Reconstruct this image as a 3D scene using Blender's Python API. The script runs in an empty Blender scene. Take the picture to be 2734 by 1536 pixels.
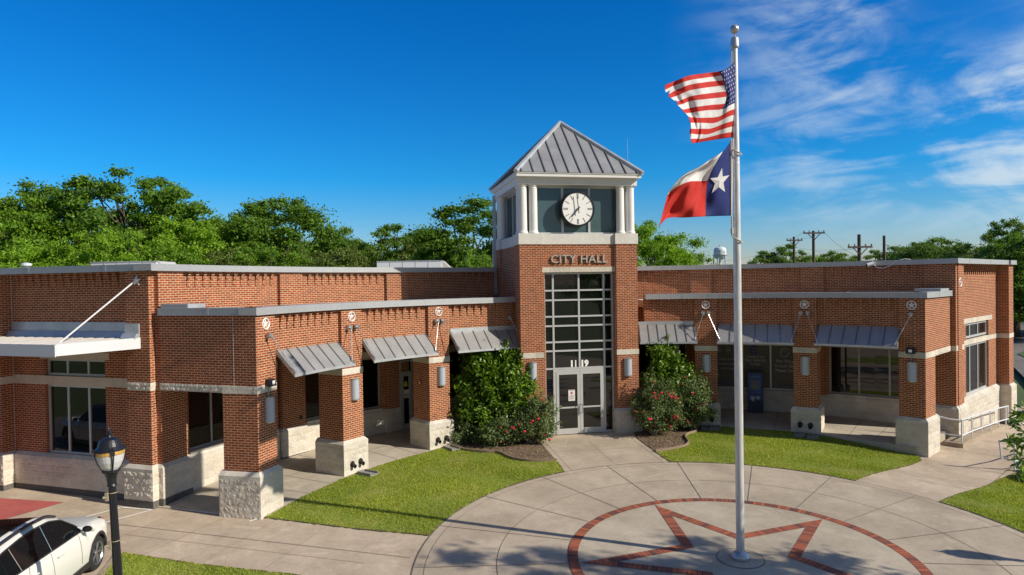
import bpy, bmesh, math, random
import numpy as np
from mathutils import Vector, Matrix
from mathutils.geometry import delaunay_2d_cdt
R_ = math.radians
scene = bpy.context.scene
COL = scene.collection
random.seed(5)

# ---------------------------------------------------------------- camera
cam_d = bpy.data.cameras.new("camera")
cam = bpy.data.objects.new("camera", cam_d); COL.objects.link(cam)
scene.camera = cam
PITCH, ROLL = 0.0145, -0.0160
cp, sp, cr, sr = math.cos(PITCH), math.sin(PITCH), math.cos(ROLL), math.sin(ROLL)
Fv = Vector((0, cp, -sp)); Rv = Vector((1, 0, 0)); Uv = Vector((0, sp, cp))
Rr = Rv*cr + Uv*sr; Ur = -Rv*sr + Uv*cr
CAM = Vector((-5.1244, -15.3585, 6.4))
M = Matrix.Identity(4)
for i in range(3):
    M[i][0] = Rr[i]; M[i][1] = Ur[i]; M[i][2] = -Fv[i]; M[i][3] = CAM[i]
cam.matrix_world = M
cam_d.sensor_width = 36; cam_d.lens = 36*1804.8/2734
cam_d.shift_y = 13.9/2734
cam_d.clip_start = .1; cam_d.clip_end = 3000

# ---------------------------------------------------------------- world
SUN_AZ, SUN_EL = -20.5, 32.0          # azimuth measured from +X, counter-clockwise
w = bpy.data.worlds.new("World"); scene.world = w; w.use_nodes = True
nt = w.node_tree; nt.nodes.clear(); N = nt.nodes.new; L = nt.links.new
out = N("ShaderNodeOutputWorld"); bg = N("ShaderNodeBackground"); bg.inputs[1].default_value = .073
sky = N("ShaderNodeTexSky"); sky.sky_type = 'NISHITA'; sky.sun_disc = False
sky.sun_elevation = R_(SUN_EL); sky.sun_rotation = R_(90-SUN_AZ)
sky.air_density = 1.0; sky.dust_density = .25; sky.ozone_density = 3.0; sky.altitude = 200
hs = N("ShaderNodeHueSaturation"); hs.inputs['Saturation'].default_value = 1.3; hs.inputs['Value'].default_value = 1.0
L(sky.outputs[0], hs.inputs['Color'])
tc = N("ShaderNodeTexCoord"); sx = N("ShaderNodeSeparateXYZ"); L(tc.outputs['Generated'], sx.inputs[0])
def mth(op, a, b=None, c=None, clamp=False):
    n = N("ShaderNodeMath"); n.operation = op; n.use_clamp = clamp
    for i, v in enumerate((a, b, c)):
        if v is None: continue
        if isinstance(v, (int, float)): n.inputs[i].default_value = v
        else: L(v, n.inputs[i])
    return n.outputs[0]
def ramp01(x, a, b):
    n = N("ShaderNodeMapRange"); n.interpolation_type = 'SMOOTHSTEP'
    L(x, n.inputs[0]); n.inputs[1].default_value = a; n.inputs[2].default_value = b
    return n.outputs[0]
az = mth('ARCTAN2', sx.outputs[0], sx.outputs[1]); el = mth('ARCSINE', sx.outputs[2])
# deeper blue towards the zenith
grad = N("ShaderNodeMix"); grad.data_type = 'RGBA'; grad.blend_type = 'MULTIPLY'; grad.inputs[0].default_value = 1.0
tint = N("ShaderNodeValToRGB"); L(mth('MULTIPLY', el, 2.0, None, True), tint.inputs[0])
tint.color_ramp.elements[0].position = 0.0; tint.color_ramp.elements[0].color = (1.25, 1.06, 1.22, 1)
tint.color_ramp.elements[1].position = .9; tint.color_ramp.elements[1].color = (.025, 1.08, 1.72, 1)
e_ = tint.color_ramp.elements.new(.3); e_.color = (.20, 1.16, 1.66, 1)
L(hs.outputs[0], grad.inputs[6]); L(tint.outputs[0], grad.inputs[7])
def cloud_noise(sa, se, rot, scale, detail, dist, off):
    ca, sa_ = math.cos(rot), math.sin(rot)
    u = mth('ADD', mth('MULTIPLY', az, ca), mth('MULTIPLY', el, sa_))
    v = mth('ADD', mth('MULTIPLY', az, -sa_), mth('MULTIPLY', el, ca))
    cb = N("ShaderNodeCombineXYZ"); L(mth('MULTIPLY', u, sa), cb.inputs[0]); L(mth('MULTIPLY', v, se), cb.inputs[1]); cb.inputs[2].default_value = off
    n = N("ShaderNodeTexNoise"); L(cb.outputs[0], n.inputs['Vector'])
    n.inputs['Scale'].default_value = scale; n.inputs['Detail'].default_value = detail
    n.inputs['Roughness'].default_value = .58; n.inputs['Distortion'].default_value = dist
    return n.outputs['Fac']
n1 = cloud_noise(5, 22, .05, 1.0, 9, .5, 3.1)
n2 = cloud_noise(6, 11, -.2, 1.0, 10, .9, 7.7)
n3 = cloud_noise(2.0, 3.4, .12, 1.0, 2, .0, 12.2)
mask_az = ramp01(az, .22, .50)
mask_lo = ramp01(az, .50, .72)
dens = mth('MULTIPLY', ramp01(mth('ADD', mth('MULTIPLY', n1, .6), mth('MULTIPLY', n2, .4)), .43, .64), mth('ADD', mth('MULTIPLY', mask_az, .8), mth('MULTIPLY', mask_lo, .5)))
dens = mth('MULTIPLY', dens, ramp01(n3, .30, .52))
dens = mth('MULTIPLY', dens, ramp01(el, .02, .12), None, True)
cm = N("ShaderNodeMix"); cm.data_type = 'RGBA'
L(mth('MULTIPLY', dens, .80, None, True), cm.inputs[0]); L(grad.outputs[2], cm.inputs[6]); cm.inputs[7].default_value = (8.2, 9.5, 10.4, 1)
fill_cloud = N("ShaderNodeMix"); fill_cloud.data_type = 'RGBA'          # cloud added to the unseen southern sky for a paler, neutral shadow fill
L(mth('MULTIPLY', ramp01(sx.outputs[1], .10, -.5), .70), fill_cloud.inputs[0]); L(cm.outputs[2], fill_cloud.inputs[6]); fill_cloud.inputs[7].default_value = (2.0, 2.1, 2.3, 1)
L(fill_cloud.outputs[2], bg.inputs[0]); L(bg.outputs[0], out.inputs[0])

# ---------------------------------------------------------------- sun, exposure
sd = bpy.data.lights.new("sun", 'SUN'); sun = bpy.data.objects.new("sun", sd); COL.objects.link(sun)
sd.energy = 4.8; sd.angle = R_(.55); sd.color = (1.0, .92, .78)
sdir = Vector((math.cos(R_(SUN_AZ))*math.cos(R_(SUN_EL)), math.sin(R_(SUN_AZ))*math.cos(R_(SUN_EL)), math.sin(R_(SUN_EL))))
sun.rotation_euler = sdir.to_track_quat('Z', 'Y').to_euler(); sun.location = sdir*60
scene.view_settings.view_transform = 'Standard'; scene.view_settings.look = 'None'
scene.view_settings.exposure = 0.15; scene.view_settings.gamma = 1.0
scene.render.engine = 'CYCLES'

# ---------------------------------------------------------------- materials
def newmat(name):
    m = bpy.data.materials.new(name); m.use_nodes = True
    nt = m.node_tree; b = nt.nodes['Principled BSDF']
    return m, nt, b
def noise(nt, vec, scale, detail=4, rough=.55, dist=0):
    n = nt.nodes.new("ShaderNodeTexNoise"); n.inputs['Scale'].default_value = scale; n.inputs['Detail'].default_value = detail
    n.inputs['Roughness'].default_value = rough; n.inputs['Distortion'].default_value = dist
    if vec is not None: nt.links.new(vec, n.inputs['Vector'])
    return n.outputs['Fac']
def ramp(nt, fac, stops):
    r = nt.nodes.new("ShaderNodeValToRGB"); nt.links.new(fac, r.inputs[0])
    els = r.color_ramp.elements
    els[0].position, els[0].color = stops[0][0], (*stops[0][1], 1)
    els[1].position, els[1].color = stops[-1][0], (*stops[-1][1], 1)
    for p, c in stops[1:-1]:
        e = els.new(p); e.color = (*c, 1)
    return r.outputs[0]
def mixc(nt, fac, a, b, mode='MIX'):
    n = nt.nodes.new("ShaderNodeMix"); n.data_type = 'RGBA'; n.blend_type = mode
    for sock, v in ((n.inputs[0], fac), (n.inputs[6], a), (n.inputs[7], b)):
        if isinstance(v, (int, float)): sock.default_value = v
        elif isinstance(v, tuple): sock.default_value = (*v, 1)
        else: nt.links.new(v, sock)
    return n.outputs[2]
def coords(nt, kind='Object'):
    return nt.nodes.new("ShaderNodeTexCoord").outputs[kind]
def bump(nt, b, h, strength=.3, dist=.01):
    n = nt.nodes.new("ShaderNodeBump"); n.inputs['Strength'].default_value = strength; n.inputs['Distance'].default_value = dist
    nt.links.new(h, n.inputs['Height']); nt.links.new(n.outputs[0], b.inputs['Normal'])
def plain(name, col, rough=.5, metal=0, var=0.0, vscale=3, spec=.5):
    m, nt, b = newmat(name)
    b.inputs['Roughness'].default_value = rough; b.inputs['Metallic'].default_value = metal
    b.inputs['Specular IOR Level'].default_value = spec
    if var:
        f = noise(nt, coords(nt), vscale, 5)
        c = ramp(nt, f, [(.25, tuple(x*(1-var) for x in col)), (.75, tuple(min(1, x*(1+var)) for x in col))])
        nt.links.new(c, b.inputs['Base Color'])
    else: b.inputs['Base Color'].default_value = (*col, 1)
    return m
def brick_mat(name='brick', k=1.0, rowh=.0695, bw=.2085):
    m, nt, b = newmat(name); uv = coords(nt, 'UV')
    bt = nt.nodes.new("ShaderNodeTexBrick"); nt.links.new(uv, bt.inputs['Vector'])
    bt.inputs['Scale'].default_value = 1; bt.inputs['Mortar Size'].default_value = .0072; bt.inputs['Mortar Smooth'].default_value = .1
    bt.inputs['Brick Width'].default_value = bw; bt.inputs['Row Height'].default_value = rowh; bt.inputs['Bias'].default_value = -.2
    bt.inputs['Color1'].default_value = (.325*k, .074*k, .027*k, 1); bt.inputs['Color2'].default_value = (.20*k, .042*k, .018*k, 1)
    bt.inputs['Mortar'].default_value = (.66, .51, .32, 1)
    f = noise(nt, uv, .9, 5, .6); f2 = noise(nt, uv, 55, 3)
    c = mixc(nt, ramp(nt, f, [(.3, (.35, .35, .35)), (.7, (0, 0, 0))]), bt.outputs['Color'], (.75, .75, .75), 'MULTIPLY')
    f6 = noise(nt, uv, 4.5, 2, .5); c = mixc(nt, .5, c, ramp(nt, f6, [(.35, (.72, .72, .75)), (.65, (1.15, 1.12, 1.08))]), 'MULTIPLY')
    c = mixc(nt, .25, c, ramp(nt, f2, [(.3, (.6, .6, .6)), (.7, (1.2, 1.2, 1.2))]), 'MULTIPLY')
    nt.links.new(c, b.inputs['Base Color']); b.inputs['Roughness'].default_value = .85; b.inputs['Specular IOR Level'].default_value = .25
    h = mixc(nt, .25, ramp(nt, bt.outputs['Fac'], [(0, (1, 1, 1)), (1, (0, 0, 0))]), f2)
    bump(nt, b, h, .5, .008)
    return m
def stone_mat(name, base, split=.45, bw=.41, rh=.2, mortar=.85, dark=False):
    m, nt, b = newmat(name); uv = coords(nt, 'UV')
    bt = nt.nodes.new("ShaderNodeTexBrick"); nt.links.new(uv, bt.inputs['Vector'])
    bt.inputs['Scale'].default_value = 1; bt.inputs['Mortar Size'].default_value = .006; bt.inputs['Mortar Smooth'].default_value = .3
    bt.inputs['Brick Width'].default_value = bw; bt.inputs['Row Height'].default_value = rh
    bt.inputs['Color1'].default_value = (*[c*1.06 for c in base], 1); bt.inputs['Color2'].default_value = (*[c*.88 for c in base], 1)
    bt.inputs['Mortar'].default_value = (*[c*mortar for c in base], 1)
    ob = coords(nt, 'Object')
    f = noise(nt, ob, 1.3, 6, .6); f2 = noise(nt, ob, 11, 4, .6)
    c = mixc(nt, ramp(nt, f, [(.35, (.55, .55, .55)), (.6, (0, 0, 0))]), bt.outputs['Color'], (.80, .76, .70), 'MULTIPLY')
    c = mixc(nt, .5, c, ramp(nt, f2, [(.3, (.82, .82, .82)), (.7, (1.1, 1.1, 1.1))]), 'MULTIPLY')
    nt.links.new(c, b.inputs['Base Color']); b.inputs['Roughness'].default_value = .9; b.inputs['Specular IOR Level'].default_value = .2
    h = mixc(nt, .35, f2, ramp(nt, bt.outputs['Fac'], [(0, (1, 1, 1)), (1, (0, 0, 0))]))
    bump(nt, b, h, min(1, .9*split+.1), .16*split)
    return m
def metal_sheet(name, col, rough=.42, metal=.55, var=.10):
    m, nt, b = newmat(name); ob = coords(nt)
    f = noise(nt, ob, 1.7, 6, .6); f2 = noise(nt, ob, 14, 4)
    c = ramp(nt, f, [(.3, tuple(x*(1-var) for x in col)), (.7, tuple(x*(1+var) for x in col))])
    c = mixc(nt, .3, c, ramp(nt, f2, [(.35, (.8, .8, .8)), (.65, (1.1, 1.1, 1.1))]), 'MULTIPLY')
    nt.links.new(c, b.inputs['Base Color']); b.inputs['Roughness'].default_value = rough; b.inputs['Metallic'].default_value = metal
    return m
def concrete_mat(name, col, var=.16, stain=.5, rough=.9):
    m, nt, b = newmat(name); ob = coords(nt)
    f = noise(nt, ob, .45, 6, .62, .3); f2 = noise(nt, ob, 2.2, 7, .68, .6); f3 = noise(nt, ob, 45, 3); f4 = noise(nt, ob, 1.1, 9, .72, 1.2); f5 = noise(nt, ob, 7, 5, .7)
    c = ramp(nt, f2, [(.25, tuple(x*(1-var) for x in col)), (.55, col), (.8, tuple(x*(1+var*.7) for x in col))])
    c = mixc(nt, ramp(nt, f, [(.40, (stain,)*3), (.60, (0, 0, 0))]), c, (.66, .64, .62), 'MULTIPLY')
    c = mixc(nt, ramp(nt, f4, [(.56, (0, 0, 0)), (.62, (var*2.2,)*3)]), c, tuple(x*1.28 for x in col))
    c = mixc(nt, ramp(nt, f4, [(.30, (.5, .5, .5)), (.40, (0, 0, 0))]), c, (.72, .70, .68), 'MULTIPLY')
    c = mixc(nt, .5, c, ramp(nt, f3, [(.3, (.74, .74, .74)), (.7, (1.18, 1.18, 1.18))]), 'MULTIPLY')
    c = mixc(nt, .35, c, ramp(nt, f5, [(.3, (.80, .80, .80)), (.7, (1.12, 1.12, 1.12))]), 'MULTIPLY')
    nt.links.new(c, b.inputs['Base Color']); b.inputs['Roughness'].default_value = rough; b.inputs['Specular IOR Level'].default_value = .3
    bump(nt, b, f3, .25, .004)
    return m
def leaf_mat(name, dark, light, trans=.35, rough=.55, spec=.35):
    m, nt, b = newmat(name)
    g = nt.nodes.new("ShaderNodeNewGeometry"); ob = coords(nt)
    f = noise(nt, ob, .35, 3)
    c = ramp(nt, g.outputs['Random Per Island'], [(0, dark), (.6, tuple((a+b_)/2 for a, b_ in zip(dark, light))), (1, light)])
    c = mixc(nt, .6, c, ramp(nt, f, [(.35, (.7, .75, .6)), (.65, (1.25, 1.2, 1.1))]), 'MULTIPLY')
    nt.links.new(c, b.inputs['Base Color']); b.inputs['Roughness'].default_value = rough; b.inputs['Specular IOR Level'].default_value = spec
    tr = nt.nodes.new("ShaderNodeBsdfTranslucent"); nt.links.new(mixc(nt, 1.0, c, (1.3, 1.35, .6), 'MULTIPLY'), tr.inputs[0])
    mx = nt.nodes.new("ShaderNodeMixShader"); mx.inputs[0].default_value = trans
    nt.links.new(b.outputs[0], mx.inputs[1]); nt.links.new(tr.outputs[0], mx.inputs[2])
    nt.links.new(mx.outputs[0], nt.nodes['Material Output'].inputs[0])
    return m
MT = {}
MT['brick'] = brick_mat()
MT['stone'] = stone_mat('split_face_stone', (.62, .57, .49), .3, .41, .2, 1.14)
MT['stone_rough'] = stone_mat('rough_split_face_stone', (.70, .64, .545), .4, .41, .2, 1.12)
MT['band'] = stone_mat('stone_band', (.63, .58, .50), .4, .41, 5.0)
MT['band_smooth'] = stone_mat('smooth_cast_stone', (.62, .56, .45), .15, 1.2, 5.0)
MT['cap'] = stone_mat('cast_cap', (.62, .58, .51), .12, .41, 5.0)
MT['grey_block'] = stone_mat('grey_block', (.14, .13, .12), .5, .41, .2, 1.2)
MT['white'] = plain('white_painted_stucco', (.74, .73, .71), .6, 0, .05, 2)
MT['weathered'] = concrete_mat('weathered_white', (.70, .68, .63), .10, .35)
MT['coping'] = metal_sheet('coping_metal', (.43, .44, .45), .45, .35, .05)
MT['roof_metal'] = metal_sheet('standing_seam_metal', (.40, .39, .375), .42, .45, .12)
MT['seam'] = metal_sheet('seam_metal', (.17, .17, .17), .5, .3, .08)
MT['canopy_white'] = plain('canopy_white', (.62, .64, .67), .45)
MT['canopy_roof'] = metal_sheet('canopy_roof_metal', (.62, .58, .53), .5, .25, .08)
MT['flash'] = metal_sheet('flashing_metal', (.50, .52, .54), .4, .4, .15)
MT['alu'] = plain('brushed_aluminium', (.56, .57, .57), .38, .3, .05)
MT['alu_dark'] = plain('bronze_aluminium_frame', (.40, .385, .35), .45, .3)
MT['galv'] = metal_sheet('galvanised_steel', (.50, .50, .51), .35, .7, .15)
MT['glass'] = plain('dark_window_glass', (.006, .007, .007), .02, 0, 0, 1, .8)
MT['glass_teal'] = plain('tower_window_glass', (.065, .11, .12), .06, 0, 0, 1, .9)
MT['frost'] = plain('frosted_film', (.15, .135, .115), .45, 0, 0, 1, .3)
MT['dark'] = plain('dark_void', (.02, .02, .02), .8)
MT['soffit'] = plain('soffit', (.30, .27, .22), .8)
MT['black'] = plain('black_paint', (.012, .013, .018), .35, 0, 0)
MT['lightpanel'] = plain('perforated_light_panel', (.44, .49, .56), .4, .2)
MT['face'] = plain('clock_face', (.85, .84, .82), .5)
MT['letter'] = plain('metal_lettering', (.50, .46, .40), .4, .4)
MT['starwhite'] = plain('painted_star', (.82, .82, .82), .5)
MT['roofing'] = plain('roof_membrane', (.55, .54, .51), .8, 0, .1)
MT['concrete'] = concrete_mat('pavement_concrete', (.535, .432, .325), .17, .5)
MT['plaza'] = concrete_mat('plaza_concrete', (.49, .408, .31), .12, .6)
MT['aggregate'] = concrete_mat('inner_aggregate', (.485, .415, .318), .12, .65)
MT['porch'] = concrete_mat('porch_concrete', (.52, .46, .37), .14, .5)
MT['kerb'] = concrete_mat('kerb_concrete', (.42, .34, .25), .15, .5)
MT['joint'] = plain('joint_dark', (.15, .125, .10), .95)  # own dark tone of the paving joints
MT['worn_joint'] = plain('worn_joint', (.30, .24, .18), .95)
MT['joint_light'] = plain('joint_sand', (.82, .80, .74), .95)
MT['asphalt'] = concrete_mat('asphalt', (.20, .18, .16), .2, .6)
MT['mulch'] = None

# ---------------------------------------------------------------- object helpers
def tag(o, label=None, cat=None, group=None, kind=None):
    if label: o['label'] = label
    if cat: o['category'] = cat
    if group: o['group'] = group
    if kind: o['kind'] = kind
    return o
def thing(name, loc, label, cat, group=None, rot=0):
    o = bpy.data.objects.new(name, None); COL.objects.link(o)
    o.location = loc; o.rotation_euler = (0, 0, rot); o.empty_display_size = .3
    return tag(o, label, cat, group)
def wloc(o):
    v = Vector((0, 0, 0))
    while o is not None:
        v += o.location; o = o.parent
    return v
class MB:
    def __init__(s): s.v = []; s.f = []; s.uv = []; s.m = []; s.sm = []
    def face(s, pts, uv=None, mi=0, smooth=False):
        i = len(s.v); s.v.extend([tuple(p) for p in pts]); s.f.append(tuple(range(i, i+len(pts))))
        if uv is None:
            p = [Vector(q) for q in pts]; n = (p[1]-p[0]).cross(p[2]-p[0])
            if abs(n.z) > .7*n.length: uv = [(q.x, q.y) for q in p]
            elif abs(n.x) > abs(n.y): uv = [(q.y, q.z) for q in p]
            else: uv = [(q.x, q.z) for q in p]
        s.uv.extend(uv); s.m.append(mi); s.sm.append(smooth)
    def box(s, F, s0, s1, e0, e1, z0, z1, mi=0, seg=.5, caps=True, top=None):
        """solid between s0..s1 along the frame, e0 (back) .. e1 (front), z0..z1"""
        n = max(1, int(math.ceil(abs(s1-s0)/seg))) if getattr(F, 'curved', False) else 1
        ss = [s0+(s1-s0)*i/n for i in range(n+1)]
        ts0, ts1, te0, te1 = (s0, s1, e0, e1) if top is None else top
        tt = [ts0+(ts1-ts0)*i/n for i in range(n+1)]
        for i in range(n):
            a, b, ta, tb = ss[i], ss[i+1], tt[i], tt[i+1]
            s.face([F(a, e1, z0), F(b, e1, z0), F(tb, te1, z1), F(ta, te1, z1)], [(a, z0), (b, z0), (tb, z1), (ta, z1)], mi)
            s.face([F(b, e0, z0), F(a, e0, z0), F(ta, te0, z1), F(tb, te0, z1)], [(b, z0), (a, z0), (ta, z1), (tb, z1)], mi)
            s.face([F(ta, te1, z1), F(tb, te1, z1), F(tb, te0, z1), F(ta, te0, z1)], [(ta, te1), (tb, te1), (tb, te0), (ta, te0)], mi)
            s.face([F(a, e0, z0), F(b, e0, z0), F(b, e1, z0), F(a, e1, z0)], [(a, e0), (b, e0), (b, e1), (a, e1)], mi)
        if caps:
            s.face([F(s0, e0, z0), F(s0, e1, z0), F(ts0, te1, z1), F(ts0, te0, z1)], [(e0, z0), (e1, z0), (te1, z1), (te0, z1)], mi)
            s.face([F(s1, e1, z0), F(s1, e0, z0), F(ts1, te0, z1), F(ts1, te1, z1)], [(e1, z0), (e0, z0), (te0, z1), (te1, z1)], mi)
    def wall(s, F, s0, s1, z0, z1, e0, e1, holes=(), mi=0):
        br = sorted({s0, s1, *[h[0] for h in holes], *[h[1] for h in holes]})
        br = [b for b in br if s0-1e-6 <= b <= s1+1e-6]
        for a, b in zip(br, br[1:]):
            mid = (a+b)/2; hz_ = sorted([(h[2], h[3]) for h in holes if h[0] < mid < h[1]])
            z = z0
            for h0, h1 in hz_:
                if h0 > z+1e-4: s.box(F, a, b, e0, e1, z, h0, mi)
                z = max(z, h1)
            if z < z1-1e-4: s.box(F, a, b, e0, e1, z, z1, mi)
    def tube(s, p0, p1, r0, r1=None, n=10, mi=0, caps=True):
        r1 = r0 if r1 is None else r1
        p0, p1 = Vector(p0), Vector(p1); d = (p1-p0); ln = d.length
        if ln < 1e-6: return
        d /= ln; a = d.orthogonal().normalized(); b = d.cross(a)
        c0 = [p0+(a*math.cos(t)+b*math.sin(t))*r0 for t in [2*math.pi*i/n for i in range(n)]]
        c1 = [p1+(a*math.cos(t)+b*math.sin(t))*r1 for t in [2*math.pi*i/n for i in range(n)]]
        for i in range(n):
            j = (i+1) % n
            s.face([c0[i], c0[j], c1[j], c1[i]], [(i/n, 0), ((i+1)/n, 0), ((i+1)/n, ln), (i/n, ln)], mi, True)
        if caps:
            s.face(list(reversed(c0)), None, mi); s.face(c1, None, mi)
    def path(s, pts, r, n=10, mi=0):
        for a, b in zip(pts, pts[1:]): s.tube(a, b, r, r, n, mi)
    def lathe(s, prof, c=(0, 0, 0), n=24, mi=0, X=(1, 0, 0), Y=(0, 1, 0), Z=(0, 0, 1), a0=0, a1=2*math.pi, smooth=True):
        c, X, Y, Z = Vector(c), Vector(X), Vector(Y), Vector(Z)
        def P(r, z, t): return c+X*(r*math.cos(t))+Y*(r*math.sin(t))+Z*z
        for (r0, z0), (r1, z1) in zip(prof, prof[1:]):
            for i in range(n):
                t0, t1 = a0+(a1-a0)*i/n, a0+(a1-a0)*(i+1)/n
                if r0 < 1e-6: s.face([P(0, z0, 0), P(r1, z1, t1), P(r1, z1, t0)], None, mi, smooth)
                elif r1 < 1e-6: s.face([P(r0, z0, t0), P(r0, z0, t1), P(0, z1, 0)], None, mi, smooth)
                else: s.face([P(r0, z0, t0), P(r0, z0, t1), P(r1, z1, t1), P(r1, z1, t0)], None, mi, smooth)
    def build(s, name, mats, parent=None, origin=None, merge=False):
        me = bpy.data.meshes.new(name)
        if not isinstance(mats, (list, tuple)): mats = [mats]
        base = wloc(parent) if parent is not None else (Vector(origin) if origin is not None else Vector((0, 0, 0)))
        v = np.array(s.v, dtype=float).reshape(-1, 3) - np.array(base)
        me.from_pydata(v.tolist(), [], s.f)
        uvl = me.uv_layers.new(name="UVMap"); uvl.data.foreach_set("uv", np.array(s.uv, dtype=np.float32).ravel())
        me.polygons.foreach_set("material_index", s.m); me.polygons.foreach_set("use_smooth", s.sm)
        for m in mats: me.materials.append(m)
        if merge:
            bm = bmesh.new(); bm.from_mesh(me); bmesh.ops.remove_doubles(bm, verts=bm.verts, dist=1e-4); bm.to_mesh(me); bm.free()
        me.update()
        o = bpy.data.objects.new(name, me); COL.objects.link(o)
        if parent is not None: o.parent = parent
        elif origin is not None: o.location = origin
        return o
# frames: F(s, e, z); s runs to the right as one faces the wall, e comes out of it
BC = Vector((.16, .10, 0)); AREF = 104.0
def arc(Rad):
    def F(s, e, z):
        a = R_(AREF)-s/Rad; r = Rad-e
        return Vector((BC.x+r*math.cos(a), BC.y+r*math.sin(a), z))
    F.curved = True; F.S = lambda ang: Rad*R_(AREF-ang); F.R = Rad
    return F
def plane(P0, ang, flip=False):
    """ang: direction of +s in degrees; e points to the right-hand side of s (towards the viewer)"""
    d = Vector((math.cos(R_(ang)), math.sin(R_(ang)), 0)); n = Vector((d.y, -d.x, 0))
    P0 = Vector((P0[0], P0[1], 0))
    def F(s, e, z): return P0+d*s+n*e+Vector((0, 0, z))
    F.curved = False; return F
def text(body, size, F, sc, z, e, ext, mat, name, parent, small=False, align='CENTER', offset=0.0, spacing=1.0, lines=1.0):
    cu = bpy.data.curves.new("tmp_text", 'FONT'); cu.body = body; cu.size = size; cu.extrude = ext; cu.offset = offset
    cu.align_x = align; cu.space_character = spacing; cu.space_line = lines; cu.resolution_u = 2
    if small:
        cu.small_caps_scale = .76
        for bf in cu.body_format: bf.use_small_caps = True
    ob = bpy.data.objects.new("tmp_text", cu); COL.objects.link(ob)
    dg = bpy.context.evaluated_depsgraph_get(); me = bpy.data.meshes.new_from_object(ob.evaluated_get(dg))
    bpy.data.objects.remove(ob); bpy.data.curves.remove(cu)
    base = wloc(parent) if parent is not None else Vector((0, 0, 0))
    for v in me.vertices: v.co = F(sc+v.co.x, e+v.co.z, z+v.co.y)-base
    me.materials.clear(); me.materials.append(mat)
    o = bpy.data.objects.new(name, me); COL.objects.link(o); me.name = name
    if parent is not None: o.parent = parent
    return o
def sst(x): x = min(1, max(0, x)); return x*x*(3-2*x)
def hz(x, y):
    r = math.hypot(x, y); th = math.degrees(math.atan2(y, x))
    w_ = sst((62-th)/20)*sst((th+150)/30); t = (x-12)*.73+(y-10)*.68
    return .03*min(14, max(-10, y))-.26*w_*sst((r-7.6)/4)-.09*min(9.6, max(0, t))*sst((x-9)/2.5)

# ================================================================ GROUND
def pip(px, py, poly):
    n = len(poly); ins = np.zeros(px.shape, bool); j = n-1
    for i in range(n):
        xi, yi = poly[i]; xj, yj = poly[j]
        c = ((yi > py) != (yj > py)) & (px < (xj-xi)*(py-yi)/((yj-yi) if abs(yj-yi) > 1e-9 else 1e-9)+xi)
        ins ^= c; j = i
    return ins
def densify(poly, d):
    out_ = []
    for a, b in zip(poly, poly[1:]+poly[:1]):
        n = max(1, int(math.hypot(b[0]-a[0], b[1]-a[1])/d))
        out_ += [(a[0]+(b[0]-a[0])*i/n, a[1]+(b[1]-a[1])*i/n) for i in range(n)]
    return out_
def sheet(name, poly, lift, mat, step=.5, skirt=0.0, kind='structure', parent=None):
    poly = densify(list(poly), step)
    xs = [p[0] for p in poly]; ys = [p[1] for p in poly]
    gx, gy = np.meshgrid(np.arange(min(xs)+step*.37, max(xs), step), np.arange(min(ys)+step*.41, max(ys), step))
    gx, gy = gx.ravel(), gy.ravel(); ok = pip(gx, gy, poly)
    pts = [Vector(p) for p in poly]+[Vector((float(a), float(b))) for a, b in zip(gx[ok], gy[ok])]
    n = len(poly); vs, es, fs, *_ = delaunay_2d_cdt(pts, [(i, (i+1) % n) for i in range(n)], [], 1, 1e-5)
    me = bpy.data.meshes.new(name)
    V = [(v.x, v.y, hz(v.x, v.y)+lift) for v in vs]; Fc = [list(f) for f in fs]
    if skirt:
        k = len(V); V += [(p[0], p[1], hz(*p)+lift) for p in poly]+[(p[0], p[1], hz(*p)+lift-skirt) for p in poly]
        for i in range(n):
            j = (i+1) % n; Fc.append([k+i, k+n+i, k+n+j, k+j])
    me.from_pydata(V, [], Fc); me.update()
    bm = bmesh.new(); bm.from_mesh(me); bmesh.ops.recalc_face_normals(bm, faces=bm.faces)
    if sum(f.normal.z for f in bm.faces) < 0: bmesh.ops.reverse_faces(bm, faces=bm.faces)
    bm.to_mesh(me); bm.free(); me.materials.append(mat)
    o = bpy.data.objects.new(name, me); COL.objects.link(o)
    if kind: o['kind'] = kind
    return o
def circ(r, a0=0, a1=360, n=None, c=(0, 0)):
    n = n or max(3, int(abs(a1-a0)/3)); full = abs(a1-a0) >= 360
    return [(c[0]+r*math.cos(R_(a0+(a1-a0)*i/n)), c[1]+r*math.sin(R_(a0+(a1-a0)*i/n))) for i in range(n if full else n+1)]
# far ground
def soil():
    m, nt, b = newmat('far_grass_soil'); ob = coords(nt)
    c = ramp(nt, noise(nt, ob, .05, 6), [(.3, (.05, .085, .018)), (.6, (.09, .12, .03)), (.8, (.17, .14, .08))])
    nt.links.new(c, b.inputs['Base Color']); b.inputs['Roughness'].default_value = .95
    return m
MT['soil'] = soil()
g = MB(); K = [-1500, -400, -150, -80, -50]+list(range(-40, 61, 4))+[80, 110, 150, 400, 1500]
for i in range(len(K)-1):
    for j in range(len(K)-1):
        a, b_, c, d = K[i], K[i+1], K[j], K[j+1]
        g.face([(a, c, hz(a, c)-.35), (b_, c, hz(b_, c)-.35), (b_, d, hz(b_, d)-.35), (a, d, hz(a, d)-.35)], None, 0)
g.build('ground', MT['soil'])['kind'] = 'structure'
sheet('pavement', [(-34, -30), (12, -30), (20, -6), (26, 6), (24, 21), (0, 21), (-34, 21)], 0, MT['concrete'], .6)
sheet('parking_lot', [(-34, -30), (-19.6, -30), (-20.2, -4), (-20.6, 1.6), (-34, 4)], .012, MT['asphalt'], 1.5)
sheet('road', [(26, 6), (60, 16), (120, 90), (90, 130), (24, 21)], -.06, MT['asphalt'], 6)
sheet('verge', [(31, 27), (45, 37), (80, 74), (76, 80), (40, 45)], .0, MT['soil'], 5)
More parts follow.
